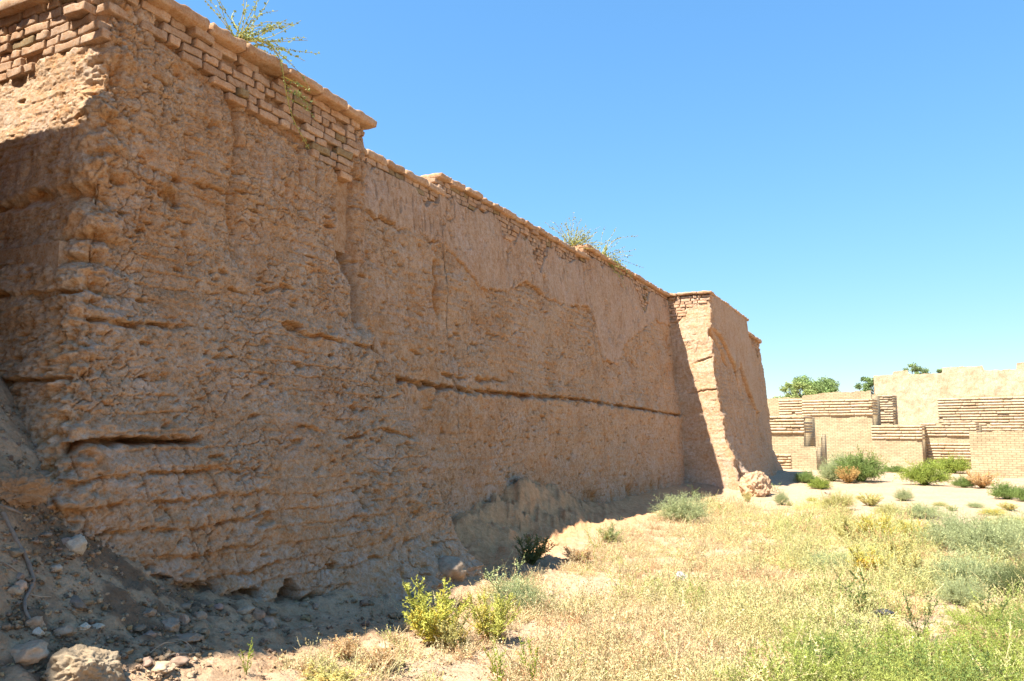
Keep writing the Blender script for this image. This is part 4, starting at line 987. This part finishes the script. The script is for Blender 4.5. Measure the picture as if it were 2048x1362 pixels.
bush(THIN, 0, 727, 1275, 30, 42, STRAW, 'dry_stalk', 'short dry bent stalk right of the small pinkish herb', 'herb', 'small dry herbs', wmesh=.6)
bush(HERB, 1, 665, 1372, 200, 50, PALEY, 'mat_herb', 'low pale green mat of herbs at the bottom edge', 'herb', GH, wmesh=1.5)
bush(HERB, 0, 760, 1340, 120, 55, STRAW, 'dry_herb', 'reddish dry herb below the shadow edge, left of the saltworts', 'herb', 'small dry herbs', wmesh=1.5)
bush(SPIK, 1, 1000, 1380, 90, 100, BRIGHT, 'spike_herb', 'bright green spike herb at the bottom edge, shorter of the middle pair', 'herb', GH, wmesh=.8)
bush(SPIK, 0, 1062, 1375, 80, 118, BRIGHT, 'spike_herb', 'bright green spike herb at the bottom edge, taller of the middle pair', 'herb', GH, wmesh=.8)
bush(SALT, 1, 1062, 1130, 120, 66, DARKG, 'shaded_herb', 'dark green herb in the tower shade beside the clay talus', 'herb', GH, wmesh=1.3)
bush(HERB, 1, 1160, 1124, 110, 36, (.44, .33, .19), 'dry_herb', 'brownish low herb at the tip of the tower shade', 'herb', GH, wmesh=1.5)
bush(THIN, 1, 1172, 1122, 60, 82, SAGE, 'seed_stalk', 'tall thin grey seed stalk at the tip of the tower shade', 'herb', GH, wmesh=.7)
bush(SALT, 0, 1218, 1085, 85, 42, SAGE, 'saltwort', 'grey-green sunlit herb against the curtain wall shade', 'herb', GH, wmesh=1.4)
bush(THIN, 0, 1240, 1080, 40, 52, SAGE, 'seed_stalk', 'thin stalk rising from the sunlit herb by the curtain wall', 'herb', GH, wmesh=.7)
bush(FINE, 1, 1365, 1045, 130, 62, SAGE, 'camelthorn', 'grey-green feathery bush where the curtain wall meets the far tower', 'shrub', GB, wmesh=1.9)
bush(STLK, 1, 1405, 1020, 90, 52, DARKG, 'wiry_herb', 'darker wiry bush right behind the feathery one by the far tower', 'herb', GH, wmesh=1.0)
# round the far tower and the far walls
bush(FINE, 2, 1563, 1010, 38, 32, SAGE, 'camelthorn', 'small round bush on the sand before the far tower lump', 'shrub', GB)
bush(HERB, 0, 1495, 1004, 26, 22, PALEY, 'dry_herb', 'tiny pale herb below the far tower lump', 'herb', 'small dry herbs', wmesh=1.4)
bush(STLK, 2, 1548, 985, 50, 28, SAGE, 'wiry_herb', 'thin wiry herb at the right foot of the far tower', 'herb', GH, wmesh=1.)
bush(DOME, 0, 1612, 966, 56, 26, GREEN, 'camelthorn', 'green bush at the base of the ribbed brick pier', 'shrub', GB)
bush(DOME, 1, 1640, 978, 52, 24, BRIGHT, 'camelthorn', 'low bright bush in front of the pier bush', 'shrub', GB)
bush(DOME, 2, 1665, 962, 60, 40, SAGE, 'camelthorn', 'grey-green left shoulder of bush beside the thin brick upright', 'shrub', GB)
bush(DOME, 0, 1722, 962, 112, 62, GREEN, 'camelthorn', 'largest green bush before the broad ribbed wall', 'shrub', GB)
bush(FINE, 0, 1690, 958, 110, 58, SAGE, 'camelthorn', 'tall feathery bush merged with the largest green bush', 'shrub', GB)
bush(HERB, 0, 1698, 966, 62, 36, ORANGE, 'dry_bush', 'orange dried bush at the front of the largest green bush', 'shrub', 'small dry herbs', wmesh=1.4)
bush(DOME, 1, 1790, 945, 60, 16, GREEN, 'camelthorn', 'thin low bush in the gap between the two large bushes', 'shrub', GB)
bush(DOME, 2, 1850, 970, 108, 52, BRIGHT, 'camelthorn', 'large rounded green bush right of the path gap', 'shrub', GB)
bush(DOME, 0, 1903, 946, 95, 36, BRIGHT, 'camelthorn', 'yellowish green bush against the foot of the pale brick block', 'shrub', GB)
bush(DOME, 1, 1928, 975, 52, 25, GREEN, 'camelthorn', 'small green bush at the right end of the large rounded bush', 'shrub', GB)
bush(HERB, 1, 1965, 976, 80, 40, STRAW, 'dry_bush', 'orange dry grass clump before the pale brick block', 'shrub', 'small dry herbs', wmesh=1.3, colst=ORANGE)
bush(THIN, 0, 1990, 960, 40, 48, STRAW, 'seed_stalk', 'pale dry seed stalk standing against the brick block', 'herb', 'small dry herbs', wmesh=.6)
bush(DOME, 2, 2015, 998, 76, 36, GREEN, 'camelthorn', 'dense green bush under the brick block, left one of a pair', 'shrub', GB)
bush(DOME, 0, 2060, 1003, 70, 34, GREEN, 'camelthorn', 'dense green bush cut by the right edge of the photo', 'shrub', GB)
bush(FINE, 1, 1808, 1002, 48, 28, SAGE, 'camelthorn', 'small grey bush alone on the pale path', 'shrub', GB)
bush(FINE, 2, 1678, 1018, 84, 38, PALEY, 'camelthorn', 'yellowish feathery bush at the left border of the path', 'shrub', GB)
bush(HERB, 0, 1742, 1012, 66, 28, PALEY, 'dry_herb', 'yellow-brown herb on the path border right of the feathery bush', 'herb', 'small dry herbs', wmesh=1.4)
bush(FINE, 0, 1845, 1036, 110, 34, SAGE, 'camelthorn', 'wide flat grey-green bush on the near border of the path', 'shrub', GB)
bush(FINE, 1, 1775, 1030, 70, 26, PALEY, 'camelthorn', 'low yellowish bush left of the wide flat one', 'shrub', GB)
for i, (u, v, wp, hp, c, lb) in enumerate([(1700, 1085, 110, 58, PALEY, 'pale yellow saltwort left in the yellow patch'), (1762, 1090, 100, 66, YELLOW, 'tallest yellow saltwort in the middle of the yellow patch'), (1822, 1082, 90, 46, YELLOW, 'golden saltwort at the right of the yellow patch'),
        (1740, 1150, 130, 62, YELLOW, 'yellow saltwort above the black plastic bag'), (1820, 1160, 120, 58, PALEY, 'pale saltwort right above the black plastic bag'), (1660, 1140, 90, 40, SAGE, 'small grey-green patch plant left of the yellow patch'), (1790, 1125, 130, 52, PALEY, 'yellow-green saltwort between the tall and the low yellow plants')]):
    bush(SALT if i != 5 else FINE, i, u, v, wp, hp, c, 'saltwort', lb, 'herb', 'yellow saltworts in the open field', wmesh=1.3)
for i, (u, v, wp, hp, c, lb) in enumerate([(1915, 1100, 120, 62, SAGE, 'grey-green feathery bush, first of the right-hand cluster from the yellow patch'), (1985, 1125, 150, 75, SAGE, 'broad grey-green bush in the middle of the right-hand cluster'), (2040, 1095, 120, 55, SAGE, 'grey bush at the right edge, upper in the cluster'),
        (1940, 1180, 150, 60, SAGE, 'pale feathery bush at the lower left of the right-hand cluster'), (2030, 1190, 110, 52, DARKG, 'darkest small bush low in the right-hand cluster'), (2010, 1062, 90, 26, PALEY, 'low yellowish tuft behind the right-hand cluster'), (1925, 1210, 90, 44, SAGE, 'small round grey-green bush below the right-hand cluster')]):
    bush(FINE, i, u, v, wp * 1.3, hp * 1.35, c, 'camelthorn', lb, 'shrub', GB, wmesh=1.9)
for i, (u, v, wp, hp) in enumerate([(1690, 1027, 30, 14), (1905, 1022, 40, 14), (1985, 1030, 50, 16), (2020, 1020, 60, 18), (1950, 1015, 36, 12), (2045, 1050, 50, 20), (1880, 1012, 30, 10), (1580, 1012, 26, 12), (1625, 1003, 24, 10), (1720, 998, 24, 9)]):
    bush(HERB if i % 2 else FINE, i, u, v, wp, hp, (PALEY, SAGE, YELLOW)[i % 3], 'small_tuft', 'small low tuft scattered on the pale path', 'herb', 'small tufts scattered on the path', wmesh=1.6)
# sprawling green thorn bushes at the lower right
FG = [(1570, 1385, 260, 70, 'leftmost sprawling green thorn bush at the bottom edge'), (1690, 1345, 230, 62, 'sprawling green thorn bush with a tall dark stem, below the black bag'), (1720, 1420, 300, 90, 'sprawling thorn bush cut by the bottom edge under the black bag'), (1840, 1340, 240, 66, 'sprawling thorn bush right of the black bag'),
      (1880, 1410, 300, 95, 'dense sprawling thorn bush cut by the bottom edge, second from the corner'), (1980, 1330, 230, 64, 'sprawling thorn bush below the grey-green cluster'), (2050, 1400, 280, 95, 'sprawling thorn bush filling the bottom right corner'), (2060, 1280, 170, 52, 'sprawling thorn bush at the right edge above the corner'), (1620, 1310, 150, 42, 'small sprawling thorn bush at the upper left of the thorn patch'), (1960, 1265, 140, 40, 'small thorn bush just under the darkest grey bush')]
for i, (u, v, wp, hp, lb) in enumerate(FG):
    bush(SPRL, i, u, v, wp * 1.1, hp * 1.4, (BRIGHT, GREEN, (.31, .35, .085))[i % 3], 'thorn_bush', lb, 'shrub', 'sprawling thorn bushes', wmesh=2.7, colst=(.30, .32, .08))
for i, (u, v, hp, k, lb) in enumerate([(1735, 1232, 112, 0, 'dark branching weed with curved arms above the black bag'), (1690, 1400, 165, 1, 'long leaning dark stem rising from the bottom edge'), (1772, 1385, 175, 1, 'tall S-curved dark stem at the bottom edge under the black bag'), (1845, 1290, 125, 2, 'leaning dark leafy stem right of the black bag'), (1975, 1260, 90, 2, 'short dark stem beside the thorn bushes at the right'), (1975, 1385, 120, 0, 'leafy dark stem in the dense thorn bush near the corner'), (1640, 1345, 92, 2, 'leafy stem in the leftmost thorn bush')]):
    bush(STLK if k != 1 else THIN, i, u, v, 120, hp, (.10, .15, .04), 'tall_weed', lb, 'weed', 'tall dark weeds', wmesh=1.0, colst=(.09, .11, .04))

# caper bushes on the wall heads
def top_point(u, v, q):
    r = ray(u, v); rq = r[0] * DQ[0] + r[1] * DQ[1]; t = q / rq; return r * t + np.array([0, 0, EYE])
rt = top_point(478, 84, -5.55)
cp = caper(500, 38, 1.0, [W(.9, .5, .3), W(.7, .2, .7), W(-.5, .1, .6), W(1., .1, .35), W(.2, .3, .8)], leaf=.042, droop=.06, dens=34)
r_ = cp.r
hang = spline([[0, 0, 0], W(.10, .30, -.02), W(.22, .42, -.25), W(.28, .45, -.6), W(.42, .44, -.95), W(.62, .42, -1.15), W(.75, .42, -1.28)], 26)
cp.stem(hang, .009, .004, (1.3, 1.2, .85))
for k in range(70):
    j = r_.integers(3, 25); s_ = .032 * r_.uniform(.6, 1.1); cp.leaf(hang[j] + r_.normal(size=3) * .012, r_.normal(size=3), s_, s_ * .9, np.ones(3) * r_.uniform(.9, 1.4))
for k in range(7):
    j = r_.integers(7, 15); C = cp.curve(hang[j], W(.9, .25, -.05), r_.uniform(.25, .55), 7, .06, .12); cp.stem(C, .005, .002, (1.25, 1.15, .8))
    for m in range(16): i_ = r_.integers(1, 7); s_ = .034 * r_.uniform(.6, 1.1); cp.leaf(C[i_] + r_.normal(size=3) * .012, r_.normal(size=3), s_, s_ * .9, np.ones(3) * r_.uniform(.9, 1.4))
cp.build_leaves()
put_plant(plant_meshes(cp, 'caper'), rt, (.85, .85, .72), (.24, .28, .11), 'caper_bush', 'caper bush trailing one long leafy stem down the near tower', 'shrub', colst=(.34, .33, .14))
rt = top_point(1142, 500, -6.4)
cp = caper(520, 90, 1.35, [W(-.3, .2, 1), W(.6, .2, .8), W(.2, .6, .6), W(-.8, .2, .5), W(.9, .3, .4)], leaf=.055, droop=.05, dens=26); cp.build_leaves()
put_plant(plant_meshes(cp, 'caper'), rt, (.62, .62, .60), (.27, .28, .09), 'caper_bush', 'rounded caper bush on the curtain wall beside its raised step', 'shrub', colst=(.36, .33, .15))
rt = top_point(1200, 515, -6.2)
cp = caper(540, 46, 1.5, [W(.9, .3, .25), W(.5, .5, .1), W(1, .2, .5)], leaf=.055, droop=.14, dens=28); cp.build_leaves()
put_plant(plant_meshes(cp, 'caper'), rt, (.75, .75, .75), (.23, .25, .09), 'caper_bush', 'caper bush spilling over the curtain wall coping to the right of the step', 'shrub', colst=(.36, .33, .15))

# dry annual herbs: uncountable field cover, one mesh
def tuft_template(seed, n, H, leaf, seg=2):
    r = np.random.default_rng(seed); V = []; Fq = []; T = []
    def quad(a, b, w0, w1, tone):
        d = b - a; s_ = np.cross(d, r.normal(size=3)); s_ /= np.linalg.norm(s_) + 1e-9; i = len(V)
        V.extend([a - s_ * w0, a + s_ * w0, b + s_ * w1, b - s_ * w1]); Fq.append((i, i + 1, i + 2, i + 3)); T.extend([tone] * 4)
    for k in range(n):
        d = updir(r, 1.05); L = H * r.uniform(.55, 1.05); p0 = np.array([r.normal() * .2 * H, r.normal() * .2 * H, -.005]); tone = r.uniform(.75, 1.25)
        for j in range(seg):
            d = d + r.normal(size=3) * .2; d /= np.linalg.norm(d); p1 = p0 + d * L / seg; quad(p0, p1, .0014, .0010, tone)
            for m in range(leaf):
                q = p0 + (p1 - p0) * r.random(); ld = r.normal(size=3); ld[2] = abs(ld[2]); ld /= np.linalg.norm(ld); quad(q, q + ld * .010 * r.uniform(.5, 1.5), .0026, .0016, tone * r.uniform(.85, 1.2))
            p0 = p1
    return np.array(V, f32), np.array(Fq), np.array(T, f32)
NEAR_T = [tuft_template(600 + i, 14, .12, 3) for i in range(8)]
TALL_T = [tuft_template(680 + i, 18, .30, 6, 4) for i in range(4)]
FAR_T = [tuft_template(640 + i, 9, .12, 2) for i in range(6)]
def inside(u, v, poly):
    n = len(poly); c = np.zeros(u.shape, bool); j = n - 1
    for i in range(n):
        xi, yi = poly[i]; xj, yj = poly[j]
        c ^= ((yi > v) != (yj > v)) & (u < (xj - xi) * (v - yi) / (yj - yi + 1e-9) + xi); j = i
    return c
rr = np.random.default_rng(77)
N0 = 120000
yy = 4.6 + (23 - 4.6) * rr.random(N0) ** 1.25; xx = rr.uniform(-.32, .72, N0) * yy
zz = ground_z(xx, yy); U, Vv = project(np.stack([xx, yy, zz], -1))
FIELD = [(980, 1420), (1080, 1290), (1075, 1215), (1235, 1195), (1240, 1160), (1110, 1150), (1150, 1118), (1200, 1085), (1285, 1040), (1420, 1003), (1560, 1022), (1640, 1008), (1700, 1035), (1880, 1060), (1880, 1120), (2080, 1130), (2300, 1420)]
SIDE = [(770, 1300), (820, 1240), (960, 1190), (1080, 1145), (1100, 1215), (1000, 1290), (930, 1330), (830, 1330)]
FAR2 = [(1640, 1000), (1780, 1005), (2060, 1010), (2060, 1060), (1880, 1060), (1700, 1030)]
nz_ = .8 * fbm(xx / .70, yy / .70, 3.3, 2) + .9 * fbm(xx / .20, yy / .20, 8.3, 2); nz2 = fbm(xx / 1.7, yy / 1.7, 6.1, 3)
dens = np.where(inside(U, Vv, FIELD), .47 + 1.15 * nz_, 0) + np.where(inside(U, Vv, SIDE), .30 + .8 * nz_, 0) + np.where(inside(U, Vv, FAR2), -.15 + .6 * nz2, 0) + np.where((U > 560) & (U < 1000) & (Vv > 1320), -.1 + .5 * nz_, 0)
bare = inside(U, Vv, [(1640, 1260), (1720, 1230), (1900, 1235), (1990, 1330), (1800, 1300)])
dens = dens - .45 * bare
keep = rr.random(N0) < np.clip(dens, 0, 1) * np.interp(yy, [4, 7, 10, 16, 23], [.48, .52, .65, .72, .6])
xx, yy, zz, U, Vv, nz2, nz_ = [a[keep] for a in (xx, yy, zz, U, Vv, nz2, nz_)]
yel = np.clip(.10 + sst(1250, 1700, U) * .55 + .55 * nz2 + .25 * sst(1150, 1050, Vv) * sst(1500, 1700, U) + rr.normal(size=len(U)) * .16, 0, 1)
pink = np.array([.55, .40, .25]); straw = np.array([.60, .50, .29]); lime = np.array([.50, .49, .20]); rust = np.array([.50, .31, .17]); grn = np.array([.33, .37, .11])
colr = pink + (straw - pink) * rr.random((len(U), 1)); colr = colr * (1 - yel[:, None]) + lime * yel[:, None]
ru = (rr.random(len(U)) < .12 + .22 * sst(.2, .6, -nz2) )[:, None]; colr = np.where(ru, rust * rr.uniform(.9, 1.3, (len(U), 1)), colr)
gr = (rr.random(len(U)) < .05 + .25 * sst(1500, 1650, U) * sst(1180, 1260, Vv))[:, None]; colr = np.where(gr, grn, colr)
VA = []; FA = []; CA = []; base = 0
tall = rr.random(len(yy)) < (.03 + .12 * yel) * sst(-.3, .5, nz2 + .3)
for tl, sel in ((TALL_T, tall), (NEAR_T, (yy < 10.5) & ~tall), (FAR_T, (yy >= 10.5) & ~tall)):
    idx = np.nonzero(sel)[0]; kind = rr.integers(0, len(tl), len(idx))
    for k in range(len(tl)):
        ii = idx[kind == k]
        if not len(ii): continue
        T, Fq, tn_ = tl[k]; a = rr.uniform(0, 6.28, len(ii)); s_ = rr.uniform(.55, 1.3, len(ii)) * (1 + .25 * yel[ii]); c, s2 = np.cos(a) * s_, np.sin(a) * s_
        Vx = T[None, :, 0] * c[:, None] - T[None, :, 1] * s2[:, None] + xx[ii][:, None]; Vy = T[None, :, 0] * s2[:, None] + T[None, :, 1] * c[:, None] + yy[ii][:, None]; Vz = T[None, :, 2] * s_[:, None] + zz[ii][:, None]
        VA.append(np.stack([Vx, Vy, Vz], -1).reshape(-1, 3).astype(f32)); n = len(T)
        FA.append((Fq[None] + (np.arange(len(ii)) * n)[:, None, None]).reshape(-1, 4) + base); base += n * len(ii)
        CA.append((colr[ii][:, None, :] * tn_[None, :, None]).reshape(-1, 3).astype(f32))
fld = link('dry_grass', mesh_from('dry_grass', np.concatenate(VA), np.concatenate(FA), DRY, np.clip(np.concatenate(CA), 0, 1), False))
tag(fld, 'dense cover of short pinkish and yellow dry herbs', 'dry grass', kind='stuff')
print('TUFTS', len(xx), 'faces', len(fld.data.polygons))

# ------------------------------------------------------------------ trees beyond the walls
BARK = mat_plain('bark', (.13, .10, .075))
def tree(name, label, u, vtop, depth, wpx, hcrown, col, seed, clumps=34, leafs=230, low=.0, shape=1.):
    r = np.random.default_rng(seed); top = at(u, vtop, depth); Hh = top[2]; R = wpx / 2 / F * depth
    t = thing(name, label, 'tree', (top[0], top[1], 0), 0, 'trees beyond the walls'); tk = Acc(); P = Plant(seed); zc = Hh - hcrown * .5
    tr = spline([[0, 0, -.2], [r.normal() * .1, r.normal() * .1, Hh * .3], [r.normal() * .2, r.normal() * .2, Hh * .55], [r.normal() * .3, 0, Hh * .8]], 14); V, Fq = tube(tr, np.linspace(.22, .06, 14), 8); tk.add(V, Fq)
    for c in range(clumps):
        d = r.normal(size=3); d /= np.linalg.norm(d); rad = r.uniform(.40, 1.05)
        cc = np.array([d[0] * R * rad, d[1] * R * rad, zc + d[2] * hcrown * .5 * rad * (1 if d[2] < 0 else shape)])
        cr = R * r.uniform(.12, .26); j = r.integers(5, 13)
        L = spline([tr[j], (tr[j] + cc) / 2 + r.normal(size=3) * .15, cc], 7); V, Fq = tube(L, np.linspace(.06, .015, 7), 5); tk.add(V, Fq)
        tone = r.uniform(.75, 1.3)
        q = r.normal(size=(leafs, 3)); q /= np.linalg.norm(q, axis=1, keepdims=True); q *= (cr * r.uniform(.35, 1.15, (leafs, 1))) * np.array([1, 1, .75])
        for x in q: P.leaf(cc + x, r.normal(size=3) + np.array([0, 0, -.3]), r.uniform(.12, .22), r.uniform(.06, .11), np.ones(3) * tone * r.uniform(.8, 1.2))
    P.build_leaves()
    o = link('trunk', tk.mesh('trunk', BARK), t); c = link('crown', P.lf.mesh('crown', LEAF, False), t); c.color = (*col, 1)
    return t
tree('broadleaf_tree', 'wide green tree crown above the left end of the far walls', 1636, 751, 72, 125, 4.4, (.20, .27, .09), 700, 60, 300)
tree('tamarisk_tree', 'olive feathery tree crown left of and in front of the wide green one', 1588, 763, 66, 84, 3.0, (.27, .32, .11), 701, 40, 260)
tree('broadleaf_tree', 'small green tree half hidden behind the corner of the tall rendered wall', 1742, 746, 74, 56, 3.4, (.19, .26, .095), 702, 30, 240)
tree('broadleaf_tree', 'sparse tree crown rising over the stepped top of the tall rendered wall', 1830, 720, 80, 58, 3.0, (.20, .26, .10), 703, 26, 120)
tree('broadleaf_tree', 'smallest sparse tree top, right of the sparse crown', 1880, 733, 80, 24, 2.4, (.20, .26, .10), 704, 12, 100)

# ------------------------------------------------------------------ light, sky, camera
sun_dir = W(-.50, -.27, 0); sun_dir[2] = 1.0; sun_dir /= np.linalg.norm(sun_dir)
elev = math.asin(sun_dir[2]); rot = math.atan2(sun_dir[0], sun_dir[1])
sl = bpy.data.lights.new('sun', 'SUN'); sl.energy = 5.0; sl.angle = math.radians(.53); sl.color = (1, .95, .86)
so = bpy.data.objects.new('sun', sl); COL.objects.link(so)
so.rotation_euler = Vector(-sun_dir).to_track_quat('-Z', 'Y').to_euler()
w = bpy.data.worlds.new('World'); scene.world = w; w.use_nodes = True
nt = w.node_tree; nt.nodes.clear()
sky = nt.nodes.new('ShaderNodeTexSky'); sky.sky_type = 'NISHITA'; sky.sun_disc = False
sky.sun_elevation = elev; sky.sun_rotation = rot % (2 * math.pi); sky.altitude = 0; sky.air_density = 1.0; sky.dust_density = .0; sky.ozone_density = 3.0
bg = nt.nodes.new('ShaderNodeBackground'); bg.inputs[1].default_value = .088
ow = nt.nodes.new('ShaderNodeOutputWorld'); 
def vm(op, a, b):
    nd = nt.nodes.new('ShaderNodeVectorMath'); nd.operation = op
    for sock, v in ((nd.inputs[0], a), (nd.inputs[1], b)):
        if hasattr(v, 'is_linked'): nt.links.new(v, sock)
        else: sock.default_value = v
    return nd
lum = vm('DOT_PRODUCT', sky.outputs[0], (.25, .5, .25)).outputs['Value']
den = nt.nodes.new('ShaderNodeMath'); den.operation = 'MULTIPLY_ADD'; nt.links.new(lum, den.inputs[0]); den.inputs[1].default_value = .16; den.inputs[2].default_value = .80
dv = nt.nodes.new('ShaderNodeMath'); dv.operation = 'DIVIDE'; dv.inputs[0].default_value = 1.; nt.links.new(den.outputs[0], dv.inputs[1])
mr = nt.nodes.new('ShaderNodeMapRange'); nt.links.new(lum, mr.inputs['Value']); mr.inputs['From Min'].default_value = 2.0; mr.inputs['From Max'].default_value = 7.5
mxc = nt.nodes.new('ShaderNodeMix'); mxc.data_type = 'RGBA'; nt.links.new(mr.outputs[0], mxc.inputs[0]); mxc.inputs[6].default_value = (.68, 1.03, 1.13, 1); mxc.inputs[7].default_value = (.98, 1.0, 1.03, 1)
tnt = vm('MULTIPLY', sky.outputs[0], mxc.outputs[2]).outputs[0]
sc_ = nt.nodes.new('ShaderNodeVectorMath'); sc_.operation = 'SCALE'; nt.links.new(tnt, sc_.inputs[0]); nt.links.new(dv.outputs[0], sc_.inputs['Scale'])
nt.links.new(sc_.outputs[0], bg.inputs[0]); nt.links.new(bg.outputs[0], ow.inputs[0])
cd = bpy.data.cameras.new('camera'); cam = bpy.data.objects.new('camera', cd); COL.objects.link(cam)
cam.location = (0, 0, EYE); cam.rotation_euler = (math.pi / 2 + PITCH, 0, 0)
cd.sensor_width = 36; cd.lens = F / 2048 * 36; cd.clip_end = 2000; cd.clip_start = .05
scene.camera = cam
scene.view_settings.view_transform = 'Standard'; scene.view_settings.look = 'None'; scene.view_settings.exposure = 1.75; scene.view_settings.gamma = 1
scene.cycles.max_bounces = 8; scene.cycles.diffuse_bounces = 5
